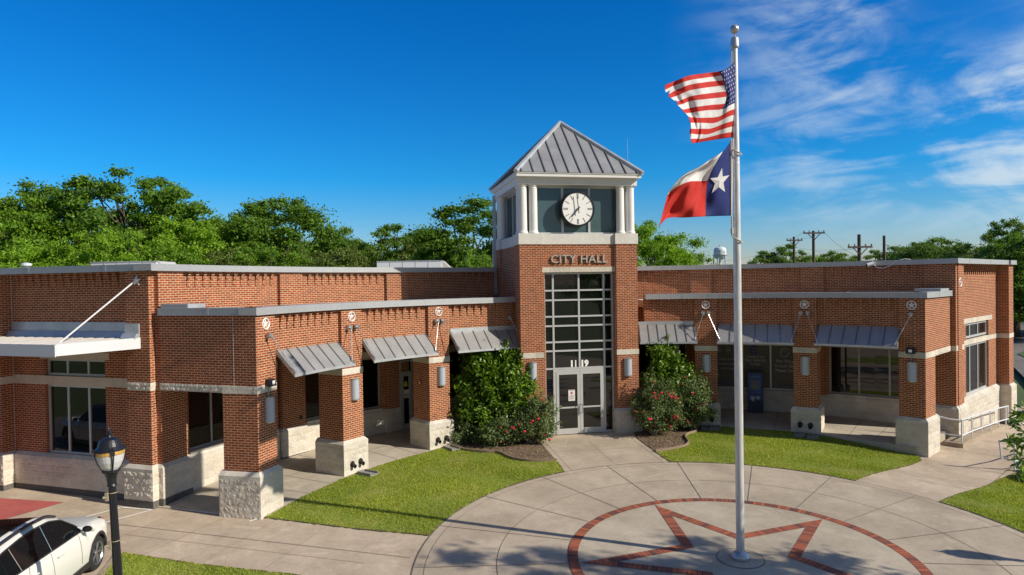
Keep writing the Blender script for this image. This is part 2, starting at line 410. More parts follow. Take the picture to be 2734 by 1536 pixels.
sheet('plaza', circ(7.45), .012, MT['plaza'], .5)
sheet('plaza_inlay_field', circ(3.70), .020, MT['aggregate'], .4)
# joints and brick bands follow the ground
def strip(mb, pts, wd, lift, mi=0, uvs=1.0, off=0):
    acc = off
    for a, b_ in zip(pts, pts[1:]):
        a = Vector(a); b_ = Vector(b_); d = b_-a; l = d.length; n = Vector((-d.y, d.x)).normalized()*wd/2
        q = [a-n, b_-n, b_+n, a+n]
        mb.face([(p.x, p.y, hz(p.x, p.y)+lift) for p in q], [(acc, 0), (acc+l, 0), (acc+l, wd), (acc, wd)], mi); acc += l
    return acc
def cut(a, b_, n): return [(a[0]+(b_[0]-a[0])*i/n, a[1]+(b_[1]-a[1])*i/n) for i in range(n+1)]
def pol(r, a): return (r*math.cos(R_(a)), r*math.sin(R_(a)))
j = MB()
for k in range(20):
    a = 87.0-k*18.5 if k < 14 else 87+(k-13)*18.9
    if k > 13 and a > 87+5*18.9: continue
    strip(j, cut(pol(3.96, a), pol(7.43, a), 8), .018, .020)
strip(j, circ(5.57, 0, 360, 120)+[circ(5.57)[0]], .014, .020); strip(j, circ(7.20, 0, 360, 140)+[circ(7.2)[0]], .010, .020)
strip(j, circ(7.46, 0, 360, 140)+[circ(7.46)[0]], .022, .020)
strip(j, circ(.52, 0, 360, 60)+[circ(.52)[0]], .02, .030)
for a, b_ in (((-3.97, 10.38), (-3.27, 6.71)), ((-2.32, 10.4), (-1.74, 7.4)), ((-.62, 10.7), (-.09, 7.49)), ((-3.7, 8.92), (-.06, 9.49)),
              ((-16.12, 2.79), (-7.6, .35)),
              ((7.4, 5.6), (8.6, 4.6)), ((9.4, 7.7), (11.0, 6.3)), ((10.8, 9.5), (13.6, 7.0)), ((9.0, 4.95), (13.5, 9.0)), ((13.2, 11.0), (16.0, 9.0))):
    strip(j, cut(a, b_, 12), .016, .012)
j.build('pavement_joints', MT['joint'])['kind'] = 'structure'
j = MB()
for a, b_ in (((-14.6, 3.6), (-15.6, .9)), ((-13.1, 3.1), (-14.2, .4)), ((-11.6, 2.8), (-12.5, .1)), ((-10.1, 2.3), (-10.9, -.3)), ((-15.2, 2.0), (-8.6, .1))): strip(j, cut(a, b_, 10), .012, .012)
j.build('worn_pavement_joints', MT['worn_joint'])['kind'] = 'structure'
j = MB()
for a, b_ in (((-15.43, 3.75), (-17.3, 1.6)), ((-16.42, 4.02), (-17.6, 2.6)), ((-15.09, 3.9), (-12.12, 2.94)), ((-16.5, 4.0), (-15.43, 3.75)), ((-12.12, 2.94), (-12.3, 2.75))):
    strip(j, cut(a, b_, 10), .065, .014)
j.build('caulked_joints', MT['joint_light'])['kind'] = 'structure'
def paver_mat():
    m, nt, b = newmat('clay_pavers'); uv = coords(nt, 'UV')
    bt = nt.nodes.new("ShaderNodeTexBrick"); nt.links.new(uv, bt.inputs['Vector']); bt.offset = 0
    bt.inputs['Scale'].default_value = 1; bt.inputs['Mortar Size'].default_value = .008; bt.inputs['Brick Width'].default_value = .108; bt.inputs['Row Height'].default_value = 5
    bt.inputs['Color1'].default_value = (.44, .115, .045, 1); bt.inputs['Color2'].default_value = (.13, .048, .042, 1); bt.inputs['Mortar'].default_value = (.05, .03, .02, 1)
    f = noise(nt, coords(nt), 30, 4)
    c = mixc(nt, .35, bt.outputs['Color'], ramp(nt, f, [(.3, (.65, .65, .65)), (.7, (1.25, 1.25, 1.25))]), 'MULTIPLY')
    nt.links.new(c, b.inputs['Base Color']); b.inputs['Roughness'].default_value = .85; bump(nt, b, bt.outputs['Fac'], -.4, .006)
    return m
MT['paver'] = paver_mat()
pv = MB(); strip(pv, circ(3.82, 0, 360, 120)+[circ(3.82)[0]], .24, .026)
TH = math.degrees(1.9113)
star_o = []
for k in range(5):
    star_o += [pol(3.66, TH-k*72), pol(3.66*.382, TH-36-k*72)]
BW = .26
def off_line(a, b_, d):
    a, b_ = Vector(a), Vector(b_); n = Vector((-(b_-a).y, (b_-a).x)).normalized()
    if n.dot(-(a+b_)/2) < 0: n = -n
    return a+n*d, b_+n*d
def isect(l1, l2):
    (p, p2), (q, q2) = l1, l2; r = p2-p; s_ = q2-q; t = ((q-p).x*s_.y-(q-p).y*s_.x)/(r.x*s_.y-r.y*s_.x); return p+r*t
lines = [off_line(star_o[i], star_o[(i+1) % 10], BW) for i in range(10)]
star_i = [isect(lines[i-1], lines[i]) for i in range(10)]
for i in range(10):
    o0, o1, i0, i1 = Vector(star_o[i]), Vector(star_o[(i+1) % 10]), star_i[i], star_i[(i+1) % 10]
    d = (o1-o0).normalized(); n = 14
    for k in range(n):
        q = [o0.lerp(o1, k/n), o0.lerp(o1, (k+1)/n), i0.lerp(i1, (k+1)/n), i0.lerp(i1, k/n)]
        pv.face([(p.x, p.y, hz(p.x, p.y)+.028) for p in q], [((p-o0).dot(d), 1) for p in q], 0)
pv.build('brick_star_inlay', MT['paver'])['kind'] = 'structure'
sheet('flagpole_footing', circ(.52), .026, MT['plaza'], .3)
sheet('entry_walk', [(-4.24, 10.75), (-3.47, 6.56), (-1.8, 7.24), (.14, 7.44), (-.44, 11.2)], .010, MT['plaza'], .4)
# red tactile paving by the west entrance
def tactile():
    m, nt, b = newmat('red_tactile'); ob = coords(nt)
    v = nt.nodes.new("ShaderNodeTexWave"); nt.links.new(ob, v.inputs[0]); v.inputs['Scale'].default_value = 4.0; v.bands_direction = 'Y'
    c = mixc(nt, .25, ramp(nt, noise(nt, ob, 3, 4), [(.3, (.46, .10, .09)), (.7, (.56, .14, .12))]), v.outputs[0], 'MULTIPLY')
    nt.links.new(c, b.inputs['Base Color']); b.inputs['Roughness'].default_value = .8; return m
sheet('tactile_paving', [(-18.45, 4.5), (-20.7, 4.95), (-23.5, 5.4), (-24, 1.8), (-20.5, 2.2), (-19.3, 3.1)], .012, tactile(), .5)
# porch floor
Pf = arc(12.52)
porch_poly = [(BC.x+12.42*math.cos(R_(a)), BC.y+12.42*math.sin(R_(a))) for a in np.linspace(166.2, 43.6, 60)]+[(BC.x+16.1*math.cos(R_(a)), BC.y+16.1*math.sin(R_(a))) for a in np.linspace(43.0, 166.2, 60)]
def sheet_z(name, poly, zf, mat, step, skirt):
    keep = globals()['hz']; globals()['hz'] = zf
    o = sheet(name, poly, 0, mat, step, skirt); globals()['hz'] = keep; return o
sheet_z('porch_floor', porch_poly, lambda x, y: .03*y+.035, MT['porch'], .5, .45)
j = MB()
def hzp(x, y): return .03*y+.035
keep = hz; hz = hzp
for a in (157.5, 153, 145.8, 139, 135.0, 71.0, 66.0, 54.0, 50.0):
    strip(j, cut((BC.x+12.45*math.cos(R_(a)), BC.y+12.45*math.sin(R_(a))), (BC.x+15.9*math.cos(R_(a)), BC.y+15.9*math.sin(R_(a))), 8), .016, .006)
strip(j, [(BC.x+14.2*math.cos(R_(a)), BC.y+14.2*math.sin(R_(a))) for a in np.linspace(165, 43, 80)], .012, .006)
hz = keep
j.build('porch_joints', MT['joint'])['kind'] = 'structure'
# lawns and beds
def grass_mat(name, dark, mid, light, dry):
    m, nt, b = newmat(name); ob = coords(nt)
    f = noise(nt, ob, .9, 6, .65); f2 = noise(nt, ob, 18, 5, .7)
    c = ramp(nt, f2, [(.3, dark), (.52, mid), (.72, light)])
    f3 = noise(nt, ob, .35, 4); c = mixc(nt, ramp(nt, f, [(.47, (0, 0, 0)), (.63, (.85, .85, .85))]), c, dry)
    c = mixc(nt, ramp(nt, f3, [(.35, (.5, .5, .5)), (.65, (0, 0, 0))]), c, (.75, .9, .7), 'MULTIPLY')
    nt.links.new(c, b.inputs['Base Color']); b.inputs['Roughness'].default_value = .9; bump(nt, b, f2, .8, .04); return m
MT['lawn'] = grass_mat('lawn_turf', (.08, .12, .012), (.22, .28, .03), (.35, .40, .06), (.33, .30, .09))
lawnL = [(-12.0, 3.02), (-9.23, 2.11), (-7.31, 1.62)]+circ(7.49, 167, 118, 26)+[(-3.68, 7.77), (-4.3, 7.73), (-4.83, 7.83), (-5.27, 8.16), (-5.69, 8.82), (-6.21, 8.93), (-6.93, 9.23), (-7.3, 9.75), (-7.8, 9.9)]+[(BC.x+12.42*math.cos(R_(a)), BC.y+12.42*math.sin(R_(a))) for a in np.linspace(130, 164, 14)]
lawnR = [(.16, 7.50)]+circ(7.49, 88.5, 44.8, 22)+[(7.01, 6.63), (9.0, 8.03)]+[(BC.x+12.42*math.cos(R_(a)), BC.y+12.42*math.sin(R_(a))) for a in np.linspace(43, 79, 20)]+[(2.13, 11.38), (1.67, 11.0), (1.45, 10.53), (1.38, 9.79), (1.08, 9.28), (.58, 8.97), (-.08, 8.72)]
lawnBL = [(-14.6, .85), (-12.47, .15), (-10.11, -.43), (-8.9, -.85), (-8.6, -9), (-14.2, -9), (-14.3, -2.0), (-14.42, -.5)]
lawnBR = [(6.68, 3.36), (8.05, 4.35), (10.28, 5.98), (14, 8.4), (17, 6), (12, -5), (7.8, -4.6)]+circ(7.49, -24, 26, 20)
bedL = [(-3.68, 7.77), (-4.3, 7.73), (-4.83, 7.83), (-5.27, 8.16), (-5.69, 8.82), (-6.21, 8.93), (-6.93, 9.23), (-7.3, 9.75), (-7.8, 9.9), (-8.2, 11.5), (-6.5, 13.5), (-4.4, 11.4), (-4.2, 10.6)]
bedR = [(-.08, 8.72), (.58, 8.97), (1.08, 9.28), (1.38, 9.79), (1.45, 10.53), (1.67, 11.0), (2.13, 11.38), (2.9, 12.2), (3.2, 14), (0, 13), (-.35, 11.4), (-.4, 10.6)]
def mulch():
    m, nt, b = newmat('mulch'); ob = coords(nt)
    f = noise(nt, ob, 35, 5, .75); f2 = noise(nt, ob, 1.6, 4)
    c = ramp(nt, f, [(.3, (.06, .038, .024)), (.52, (.19, .125, .08)), (.70, (.46, .35, .25))])
    c = mixc(nt, ramp(nt, f2, [(.55, (0, 0, 0)), (.7, (.6, .6, .6))]), c, (.16, .17, .05)); nt.links.new(c, b.inputs['Base Color'])
    b.inputs['Roughness'].default_value = .95; bump(nt, b, f, 1, .05); return m
MT['mulch'] = mulch()
LAWNS = [('lawn', lawnL), ('lawn', lawnR), ('lawn', lawnBL), ('lawn', lawnBR)]
for n_, p_ in LAWNS: sheet(n_, p_, .022, MT['lawn'], .35, .05)
sheet('planting_bed', bedL, .030, MT['mulch'], .3); sheet('planting_bed', bedR, .030, MT['mulch'], .3)
# grass blades: uncountable, one object per lawn
rng = np.random.default_rng(3)
def np_mesh(name, V, nper, mats, parent=None, origin=None, mi=None):
    V = np.asarray(V, dtype=np.float32).reshape(-1, 3); nf = len(V)//nper
    base = wloc(parent) if parent is not None else (Vector(origin) if origin is not None else Vector((0, 0, 0)))
    V = V-np.array(base, dtype=np.float32)
    me = bpy.data.meshes.new(name); me.vertices.add(len(V)); me.vertices.foreach_set("co", V.ravel())
    me.loops.add(len(V)); me.loops.foreach_set("vertex_index", np.arange(len(V), dtype=np.int32))
    me.polygons.add(nf); me.polygons.foreach_set("loop_start", np.arange(nf, dtype=np.int32)*nper)
    for m in (mats if isinstance(mats, (list, tuple)) else [mats]): me.materials.append(m)
    if mi is not None: me.polygons.foreach_set("material_index", mi)
    me.update(calc_edges=True); me.validate()
    o = bpy.data.objects.new(name, me); COL.objects.link(o)
    if parent is not None: o.parent = parent
    elif origin is not None: o.location = origin
    return o
MT['blade'] = leaf_mat('grass_blades', (.20, .27, .02), (.50, .53, .09), .35, .6)
hzv = np.vectorize(hz)
for n_, p_ in LAWNS:
    poly = densify(p_, .5); xs = [q[0] for q in poly]; ys = [q[1] for q in poly]
    y0 = max(min(ys), -3.5); y1 = max(ys); area = (max(xs)-min(xs))*(y1-y0)
    k = int(area*1500); px = rng.uniform(min(xs), max(xs), k); py = rng.uniform(y0, y1, k)
    ok = pip(px, py, poly); px, py = px[ok], py[ok]; k = len(px)
    nz = np.sin(px*2.1+np.cos(py*1.7)*2)+np.sin(py*2.9+px)*.7
    nz += rng.normal(0, .3, k); h_ = rng.uniform(.018, .052, k)*(1+.28*nz); z = hzv(px, py)+.02
    an = rng.uniform(0, math.pi*2, k); wv = .011; lx = rng.normal(0, .024, k); ly = rng.normal(0, .024, k)
    a = np.stack([px-np.cos(an)*wv, py-np.sin(an)*wv, z], 1); b_ = np.stack([px+np.cos(an)*wv, py+np.sin(an)*wv, z], 1); c = np.stack([px+lx, py+ly, z+h_], 1)
    o = np_mesh('grass', np.stack([a, b_, c], 1), 3, MT['blade']); o['kind'] = 'stuff'
MT['dirt'] = plain('edge_soil', (.13, .10, .06), .95, 0, .3, 9)
j = MB(); rr3 = random.Random(8)
for p_ in (lawnL, lawnR, lawnBL, lawnBR):
    pts = densify(p_, .12); n_ = len(pts)
    for i in range(n_):
        a, b_ = pts[i], pts[(i+1) % n_]
        if rr3.random() < .22: continue
        strip(j, [a, b_], .03+.05*rr3.random()**2, .026)
j.build('lawn_edge_soil', MT['dirt'])['kind'] = 'structure'
# metal/wood landscape edging
def edging(pts, nm, label):
    m_ = MB(); wd = .045
    for a, b_ in zip(pts, pts[1:]):
        a, b_ = Vector(a), Vector(b_); n = Vector((-(b_-a).y, (b_-a).x)).normalized()*wd/2
        q = [a-n, b_-n, b_+n, a+n]; zb = [hz(p.x, p.y)-.05 for p in q]; zt = [hz(p.x, p.y)+.115 for p in q]
        B = [(p.x, p.y, z) for p, z in zip(q, zb)]; T = [(p.x, p.y, z) for p, z in zip(q, zt)]
        m_.face(T); m_.face([B[0], B[1], T[1], T[0]]); m_.face([B[2], B[3], T[3], T[2]]); m_.face([B[1], B[2], T[2], T[1]]); m_.face([B[3], B[0], T[0], T[3]])
    o = m_.build(nm, MT['edging'], origin=(pts[0][0], pts[0][1], hz(*pts[0]))); tag(o, label, 'bed edging')
MT['edging'] = plain('edging', (.28, .20, .14), .7, 0, .1)
def smooth(pts, n=6):
    out_ = []; P = [pts[0]]+list(pts)+[pts[-1]]
    for i in range(1, len(P)-2):
        for k in range(n):
            t = k/n; a = [.5*((2*P[i][c])+(-P[i-1][c]+P[i+1][c])*t+(2*P[i-1][c]-5*P[i][c]+4*P[i+1][c]-P[i+2][c])*t*t+(-P[i-1][c]+3*P[i][c]-3*P[i+1][c]+P[i+2][c])*t**3) for c in (0, 1)]
            out_.append(tuple(a))
    return out_+[tuple(pts[-1])]
edging(smooth(bedL[:9]), 'bed_edging', 'brown curved edging round the planting bed left of the entrance walk')
edging(smooth(bedR[:7]), 'bed_edging', 'tan curved edging round the planting bed right of the entrance walk')

# ================================================================ CITY HALL
HALL = thing('city_hall', (-2.5, 12.0, .35), 'red brick single storey city hall with a clock tower, curved porches and pale stone base', 'building')
R0 = 12.60; P = arc(R0); PS = P.S          # porch front line (pillar faces)
RM = 15.95; Q = arc(RM); QS = Q.S          # main wall pilaster faces
ZB, ZN0, ZN1, ZP0, ZP1, ZM0, ZM1 = 1.33, 3.48, 3.69, 5.64, 5.84, 6.92, 7.11
PILL = [(166.7, 162.8), (149.3, 145.2), (131.7, 127.6), (79.8, 75.8), (62.7, 58.8), (46.1, 42.2)]
def zf(F, s): p = F(s, 0, 0); return hz(p.x, p.y)
WF_REF = [None]
def rough(mb, Pf_, a0, a1, z0, z1, mi=0, amp=.015, cell=.05):
    """split-face blocks as real relief: Pf_(a, out, z) -> point; courses .2 m, blocks .41 m staggered"""
    nu, nz_ = max(2, int((a1-a0)/cell)), max(2, int((z1-z0)/cell)); rd = random.Random(int((a0*37+z0*91+a1*13)*100))
    us = [a0+(a1-a0)*i/nu for i in range(nu+1)]; zs = [z0+(z1-z0)*k/nz_ for k in range(nz_+1)]; G_ = {}
    for i, u in enumerate(us):
        for k, z in enumerate(zs):
            row = math.floor((z+1e-6)/.2); dz_ = min(z/.2-row, 1-(z/.2-row))*.2; uu = (u/.41+(.5 if row % 2 else 0)) % 1; du = min(uu, 1-uu)*.41
            t = min(1, min(dz_, du)/.045); t = .03+.97*t
            o = 0.002 if i in (0, nu) or k in (0, nz_) else .002+amp*t*rd.random()
            G_[i, k] = Pf_(u+(0 if i in (0, nu) else rd.uniform(-.4, .4)*cell*.6), o, z+(0 if k in (0, nz_) else rd.uniform(-.4, .4)*cell*.6))
    for i in range(nu):
        for k in range(nz_):
            uv = [(us[i], zs[k]), (us[i+1], zs[k]), (us[i+1], zs[k+1]), (us[i], zs[k+1])]; q = [G_[i, k], G_[i+1, k], G_[i+1, k+1], G_[i, k+1]]
            if rd.random() < .5: mb.face([q[0], q[1], q[2]], uv[:3], mi); mb.face([q[0], q[2], q[3]], [uv[0], uv[2], uv[3]], mi)
            else: mb.face([q[0], q[1], q[3]], [uv[0], uv[1], uv[3]], mi); mb.face([q[1], q[2], q[3]], uv[1:], mi)
def stone_base(mb, F, s0, s1, eb, ef, zlow, mi=0, mcap=1, l=True, r=True, pr=.10, grey=None):
    a, b = s0-(pr if l else 0), s1+(pr if r else 0)
    z1 = 1.15
    if grey is not None:
        mb.box(F, a-.004, b+.004, eb, ef+pr+.004, zlow, grey, 2); mb.box(F, a, b, eb, ef+pr, grey, z1, mi)
    else: mb.box(F, a, b, eb, ef+pr, zlow, z1, mi)
    zr0 = grey if grey is not None else zlow
    rough(mb, lambda u, o, z: F(u, ef+pr+o, z), a, b, zr0, z1, mi, .028 if F is WF_REF[0] else .015)
    if l: rough(mb, lambda u, o, z: F(a-o, -u, z), -(ef+pr), -eb, zr0, z1, mi)
    if r: rough(mb, lambda u, o, z: F(b+o, u, z), eb, ef+pr, zr0, z1, mi)
    mb.box(F, a-.004, b+.004, eb, ef+pr+.004, z1, z1+.09, mcap)
    mb.box(F, a, b, eb, ef+pr, z1+.09, ZB+.012, mcap, top=(s0-(.004 if l else 0), s1+(.004 if r else 0), eb, ef+.006))
def teeth(mb, F, s0, s1, zt, ew, ef, pitch=.31, wd=.105, h=.46):
    n = int((s1-s0)/pitch); off = (s1-s0-(n-1)*pitch-wd)/2
    for i in range(n):
        a = s0+off+i*pitch
        for k, (za, zb_, pe) in enumerate(((0, .46, .33), (.46, .72, .66), (.72, 1.0, .97))):
            mb.box(F, a, a+wd, ew-.02, ew+(ef-ew)*pe, zt-h+za*h, zt-h+zb_*h+(.01 if k < 2 else 0), 0)
# ---- main upper wall with pilasters
MPIL = [(165.6, 162.1), (147.8, 144.3), (130.6, 127.2), (79.3, 76.0), (62.5, 59.2), (45.85, 42.5)]
EW = -.12
TW = {'L': 112.2, 'R': 89.6}
for side in (0, 1):
    w_ = MB(); pil = MPIL[:3] if side == 0 else MPIL[3:]
    for a, b in pil:
        w_.box(Q, QS(a), QS(b), -.45, 0, ZB, ZM0, 0)
    spans = [(pil[0][1], pil[1][0]), (pil[1][1], pil[2][0])] + ([(pil[2][1], TW['L'])] if side == 0 else [])
    if side == 1: spans = [(TW['R'], pil[0][0])]+spans
    for a, b in spans:
        w_.box(Q, QS(a), QS(b), -.45, EW, 3.9, ZM0, 0)
        teeth(w_, Q, QS(a)+.12, QS(b)-.12, ZM0, EW, -.02)
    w_.build('upper_brick_wall', MT['brick'], HALL)
# corner piers, west wall, east wall -- straight walls that run back from the arcs
WST = plane((-16.52, 4.62), 162.0, True)                 # s runs away to the west
def WF(s, e, z):                                      # flip so that s runs right: not needed, e out towards the viewer
    d = Vector((-.951, .309, 0)); n = Vector((-.309, -.951, 0)); return Vector((-16.52, 4.62, 0))+d*s+n*e+Vector((0, 0, z))
WF.curved = False; WF_REF[0] = WF
w_ = MB(); PE = .36
w_.box(WF, -1.20, -.34, -.6, PE, ZB, ZM0, 0)            # corner pier
w_.box(WF, 4.72, 7.5, -.6, PE, ZB, ZM0, 0)
uw = (.9, 3.35)
w_.wall(WF, -.34, 4.72, ZB, ZM0, -.35, 0, [(uw[0], uw[1], ZB, 4.28)], 0)
teeth(w_, WF, -.2, 4.6, ZM0, 0, .10)
w_.build('west_brick_wall', MT['brick'], HALL)
w_ = MB()
stone_base(w_, WF, -1.20, -.34, -.6, PE, -.1, 0, 1, True, True, .10, .34)
stone_base(w_, WF, 4.72, 7.5, -.6, PE, -.1, 0, 1, True, True, .10, .34)
stone_base(w_, WF, -.24, 4.62, -.35, 0, -.1, 0, 1, False, False, .10, .34)
for a, b in ((-.34, 4.72),): w_.box(WF, a, b, -.30, .012, ZN0, ZN1+.06, 2+1)
w_.box(WF, -1.212, -.33, -.5, PE+.014, ZN0, ZN1+.02, 3+1); rough(w_, (lambda u, o, z: WF(u, PE+.014+o, z)), -1.212, -.33, ZN0+.004, ZN1+.016, 4, .022, .045); w_.box(WF, 4.71, 7.5, -.5, PE+.014, ZN0, ZN1+.02, 4)
w_.box(WF, .72, 3.53, -.30, .014, 4.28, 4.49, 3)
w_.build('west_stone_trim', [MT['stone_rough'], MT['cap'], MT['grey_block'], MT['band_smooth'], MT['band']], HALL)
# east end wall
EF0 = Vector((12.03, 10.77, 0))
def EFr(s, e, z):                                     # s away from the corner to the north-east, e towards the viewer's right
    d = Vector((.7431, .6691, 0)); n = Vector((.6691, -.7431, 0)); return EF0+d*s+n*e+Vector((0, 0, z))
EFr.curved = False
w_ = MB()
w_.box(EFr, 0, 1.05, -.30, 0, ZB, ZM0, 0)
w_.wall(EFr, 1.05, 7.78, ZB, ZM0, -.6, -.38, [(2.79, 6.29, ZB, 4.39)], 0)
teeth(w_, EFr, 1.2, 7.7, ZM0, -.38, -.27)
w_.box(EFr, 7.78, 8.6, -1.0, .08, ZB, ZM0, 0)
w_.box(Q, QS(42.45), QS(41.85), -.7, -.22, ZB, ZM0, 0)
w_.build('east_brick_wall', MT['brick'], HALL)
w_ = MB()
stone_base(w_, EFr, 0, 1.05, -.30, 0, -.6, 0, 1, True, True, .10)
stone_base(w_, EFr, 1.13, 7.70, -.6, -.38, -1.6, 0, 1, False, False, .12)
stone_base(w_, EFr, 7.78, 8.6, -1.0, .08, -1.6, 0, 1, True, True, .10, -.35)
stone_base(w_, Q, QS(42.45), QS(41.85), -.7, -.22, -.4, 0, 1, False, True, .08)
w_.box(EFr, 1.05, 7.78, -.5, -.366, ZN0, ZN1, 3); w_.box(EFr, -.012, 1.062, -.3, .014, ZN0, ZN1, 3); w_.box(EFr, 7.77, 8.612, -1.0, .094, ZN0, ZN1, 3)
w_.box(EFr, 2.1, 6.87, -.5, -.366, 4.39, 4.60, 3); w_.box(Q, QS(42.46), QS(41.86), -.7, -.206, ZN0, ZN1, 3)
w_.build('east_stone_trim', [MT['stone'], MT['cap'], MT['grey_block'], MT['band']], HALL)
# ---- porch pillars (brick > stone base, stone band)
for a, b in PILL:
    m_ = MB(); s0, s1 = PS(a), PS(b)
    m_.box(P, s0, s1, -1.08, 0, ZB, ZN0+.03, 0, 1.2); m_.box(P, s0+(.10 if a > 160 else 0), s1-(.10 if a < 50 else 0), -1.08, 0, ZN0+.03, ZP0, 0, 1.2)
    o = m_.build('pillar', MT['brick'], HALL)
    m_ = MB(); zlo = min(zf(P, s0), zf(P, s1))-.12
    stone_base(m_, P, s0, s1, -1.08-.10, 0, zlo, 0, 1)
    m_.build('stone_base', [MT['stone'], MT['cap']], o)
    m_ = MB(); m_.box(P, s0-.012, s1+.012, -1.09, .014, ZN0, ZN1, 0, 1.2); rough(m_, (lambda u, o, z: P(u, .014+o, z)), s0-.012, s1+.012, ZN0+.004, ZN1-.004, 0, .018, .045)
    m_.build('stone_band', MT['band'], o)
# ---- porch upper wall between pillars, ceiling, roof
EP = -.12; ZO = 4.34
sp = [(162.8, 149.3), (145.2, 131.7), (127.6, 112.0), (89.0, 79.8), (75.8, 62.7), (58.8, 46.1)]
def radial(ang, sg):
    d = Vector((math.cos(R_(ang)), math.sin(R_(ang)), 0)); n = Vector((-d.y, d.x, 0))*sg
    def F(s, e, z): return BC+d*s+n*e+Vector((0, 0, z))
    F.curved = False; return F
def endframe(a0, r0, a1, r1, sg):
    p, q = [BC+Vector((r*math.cos(R_(a)), r*math.sin(R_(a)), 0)) for a, r in ((a0, r0), (a1, r1))]; d = (q-p).normalized(); n = Vector((-d.y, d.x, 0))*sg
    def F(s, e, z): return p+d*(s-r0)+n*e+Vector((0, 0, z))
    F.curved = False; return F
EW_ = endframe(166.7, 12.6, 165.75, 15.95, 1); EE_ = endframe(42.2, 12.6, 42.62, 16.1, -1)
for F_, rr, sps in ((EW_, 15.93, sp[:3]), (EE_, 16.08, sp[3:])):
    w_ = MB(); w_.box(F_, R0+.0, rr, -.34, 0, ZN0+.02, ZP0, 0); w_.build('porch_end_wall', MT['brick'], HALL)
    for a, b in sps:
        w_ = MB(); w_.box(P, PS(a), PS(b), -.42, EP, ZO, ZP0, 0); teeth(w_, P, PS(a)+.1, PS(b)-.1, ZP0, EP, -.015); w_.build('porch_brick_wall', MT['brick'], HALL)
for F_, rr in ((EW_, 15.93), (EE_, 16.08)):
    w_ = MB(); w_.box(F_, R0+.02, rr, -.35, .013, ZN0, ZN1, 0); rough(w_, (lambda u, o, z: F_(u, .013+o, z)), R0+.02, rr, ZN0+.004, ZN1-.004, 0, .022, .045); w_.build('porch_end_band', MT['band'], HALL)
for a, b in ((165.6, 113), (88.5, 43.3)):
    w_ = MB(); w_.box(P, PS(a), PS(b), -3.3, -.44, ZO, ZO+.05, 0); w_.build('porch_ceiling', MT['soffit'], HALL)
    w_ = MB(); w_.box(P, PS(a), PS(b), -3.3, -.3, 5.50, 5.56, 0); w_.build('porch_roof', MT['roofing'], HALL)
# copings
def coping(name, parts):
    c = MB()
    for F_, s0, s1, e0, e1, z0, z1 in parts:
        c.box(F_, s0, s1, e0, e1, z0, z1, 0)
        c.box(F_, s0, s1, e1-.002, e1+.012, z0-.012, z0+.012, 0)
        k = s0+1.5
        while k < s1-.6:
            c.box(F_, k, k+.11, e0-.004, e1+.006, z0+.004, z1+.005, 0, 9); k += 3.05
    return c.build(name, MT['coping'], HALL)
coping('porch_coping', [(P, PS(166.7)-.09, PS(113.2), -.46, .085, ZP0, ZP1), (EW_, R0+.0, 15.88, -.40, .085, ZP0, ZP1)])
coping('porch_coping', [(P, PS(88.9), PS(42.2)+.09, -.46, .085, ZP0, ZP1), (EE_, R0, 16.0, -.40, .085, ZP0, ZP1)])
coping('main_coping', [(Q, QS(166.9)+.0, QS(112.2), -.5, .10, ZM0, ZM1), (WF, -1.28, 7.6, -.35, PE+.12, ZM0, ZM1)])
coping('main_coping', [(Q, QS(89.3), QS(41.75), -.5, .10, ZM0-.03, ZM1-.03), (EFr, -.12, 7.66, -.6, .12, ZM0-.03, ZM1-.03), (EFr, 7.66, 8.72, -1.1, .20, ZM0-.03, ZM1-.03)])
c = MB(); c.box(EW_, 14.9, 15.86, -.7, -.02, ZP1, ZP1+.11, 0); c.build('coping_saddle', MT['coping'], HALL)
c = MB(); c.box(EE_, 14.7, 16.0, -.9, -.02, ZP1, ZP1+.09, 0); c.build('coping_saddle', MT['coping'], HALL)
# roof and rear walls
c = MB(); c.box(Q, QS(160), QS(49), -10.5, -.45, 6.55, 6.62, 0); c.box(WF, -.3, 8, -12, -.36, 6.54, 6.61, 0); c.box(EFr, .2, 8, -9, -.62, 6.54, 6.605, 0); c.build('roof', MT['roofing'], HALL)
c = MB(); c.box(Q, QS(152), QS(52), -10.8, -10.5, -.5, 6.9, 0, 1.0); c.build('rear_brick_wall', MT['brick'], HALL)
c = MB(); c.box(EFr, 8.3, 8.58, -8, -1.0, -1.5, 6.9, 0); c.build('rear_brick_wall', MT['brick'], HALL)
# ---- ground floor wall inside the porch, with windows
wi2 = [MB(), MB()]; ws2 = [MB(), MB()]; RI = 16.05; I_ = arc(RI); IS = I_.S
def window(F, s0, s1, z0, z1, mulls, e=-.14, fr=.07, bars=(), mat='alu_dark', label=None, glass='glass', parent=HALL, fd=.07):
    f = MB()
    f.box(F, s0, s0+fr, e-fd, e, z0, z1); f.box(F, s1-fr, s1, e-fd, e, z0, z1)
    f.box(F, s0+fr, s1-fr, e-fd, e, z0, z0+fr); f.box(F, s0+fr, s1-fr, e-fd, e, z1-fr, z1)
    for m in mulls: f.box(F, m-fr/2, m+fr/2, e-fd, e-.002, z0+fr, z1-fr)
    xs = [s0+fr, *[v for m in mulls for v in (m-fr/2, m+fr/2)], s1-fr]
    for zb_ in bars:
        for a, b in zip(xs[::2], xs[1::2]): f.box(F, a, b, e-fd, e-.004, zb_-fr/2, zb_+fr/2)
    o = f.build('window', MT[mat], parent)
    g_ = MB(); g_.box(F, s0+fr*.5, s1-fr*.5, e-fd+.02, e-fd+.035, z0+fr*.5, z1-fr*.5, 0, .6)
    p_ = g_.build('pane', MT[glass], o)
    if label: p_['label'] = label
    return o
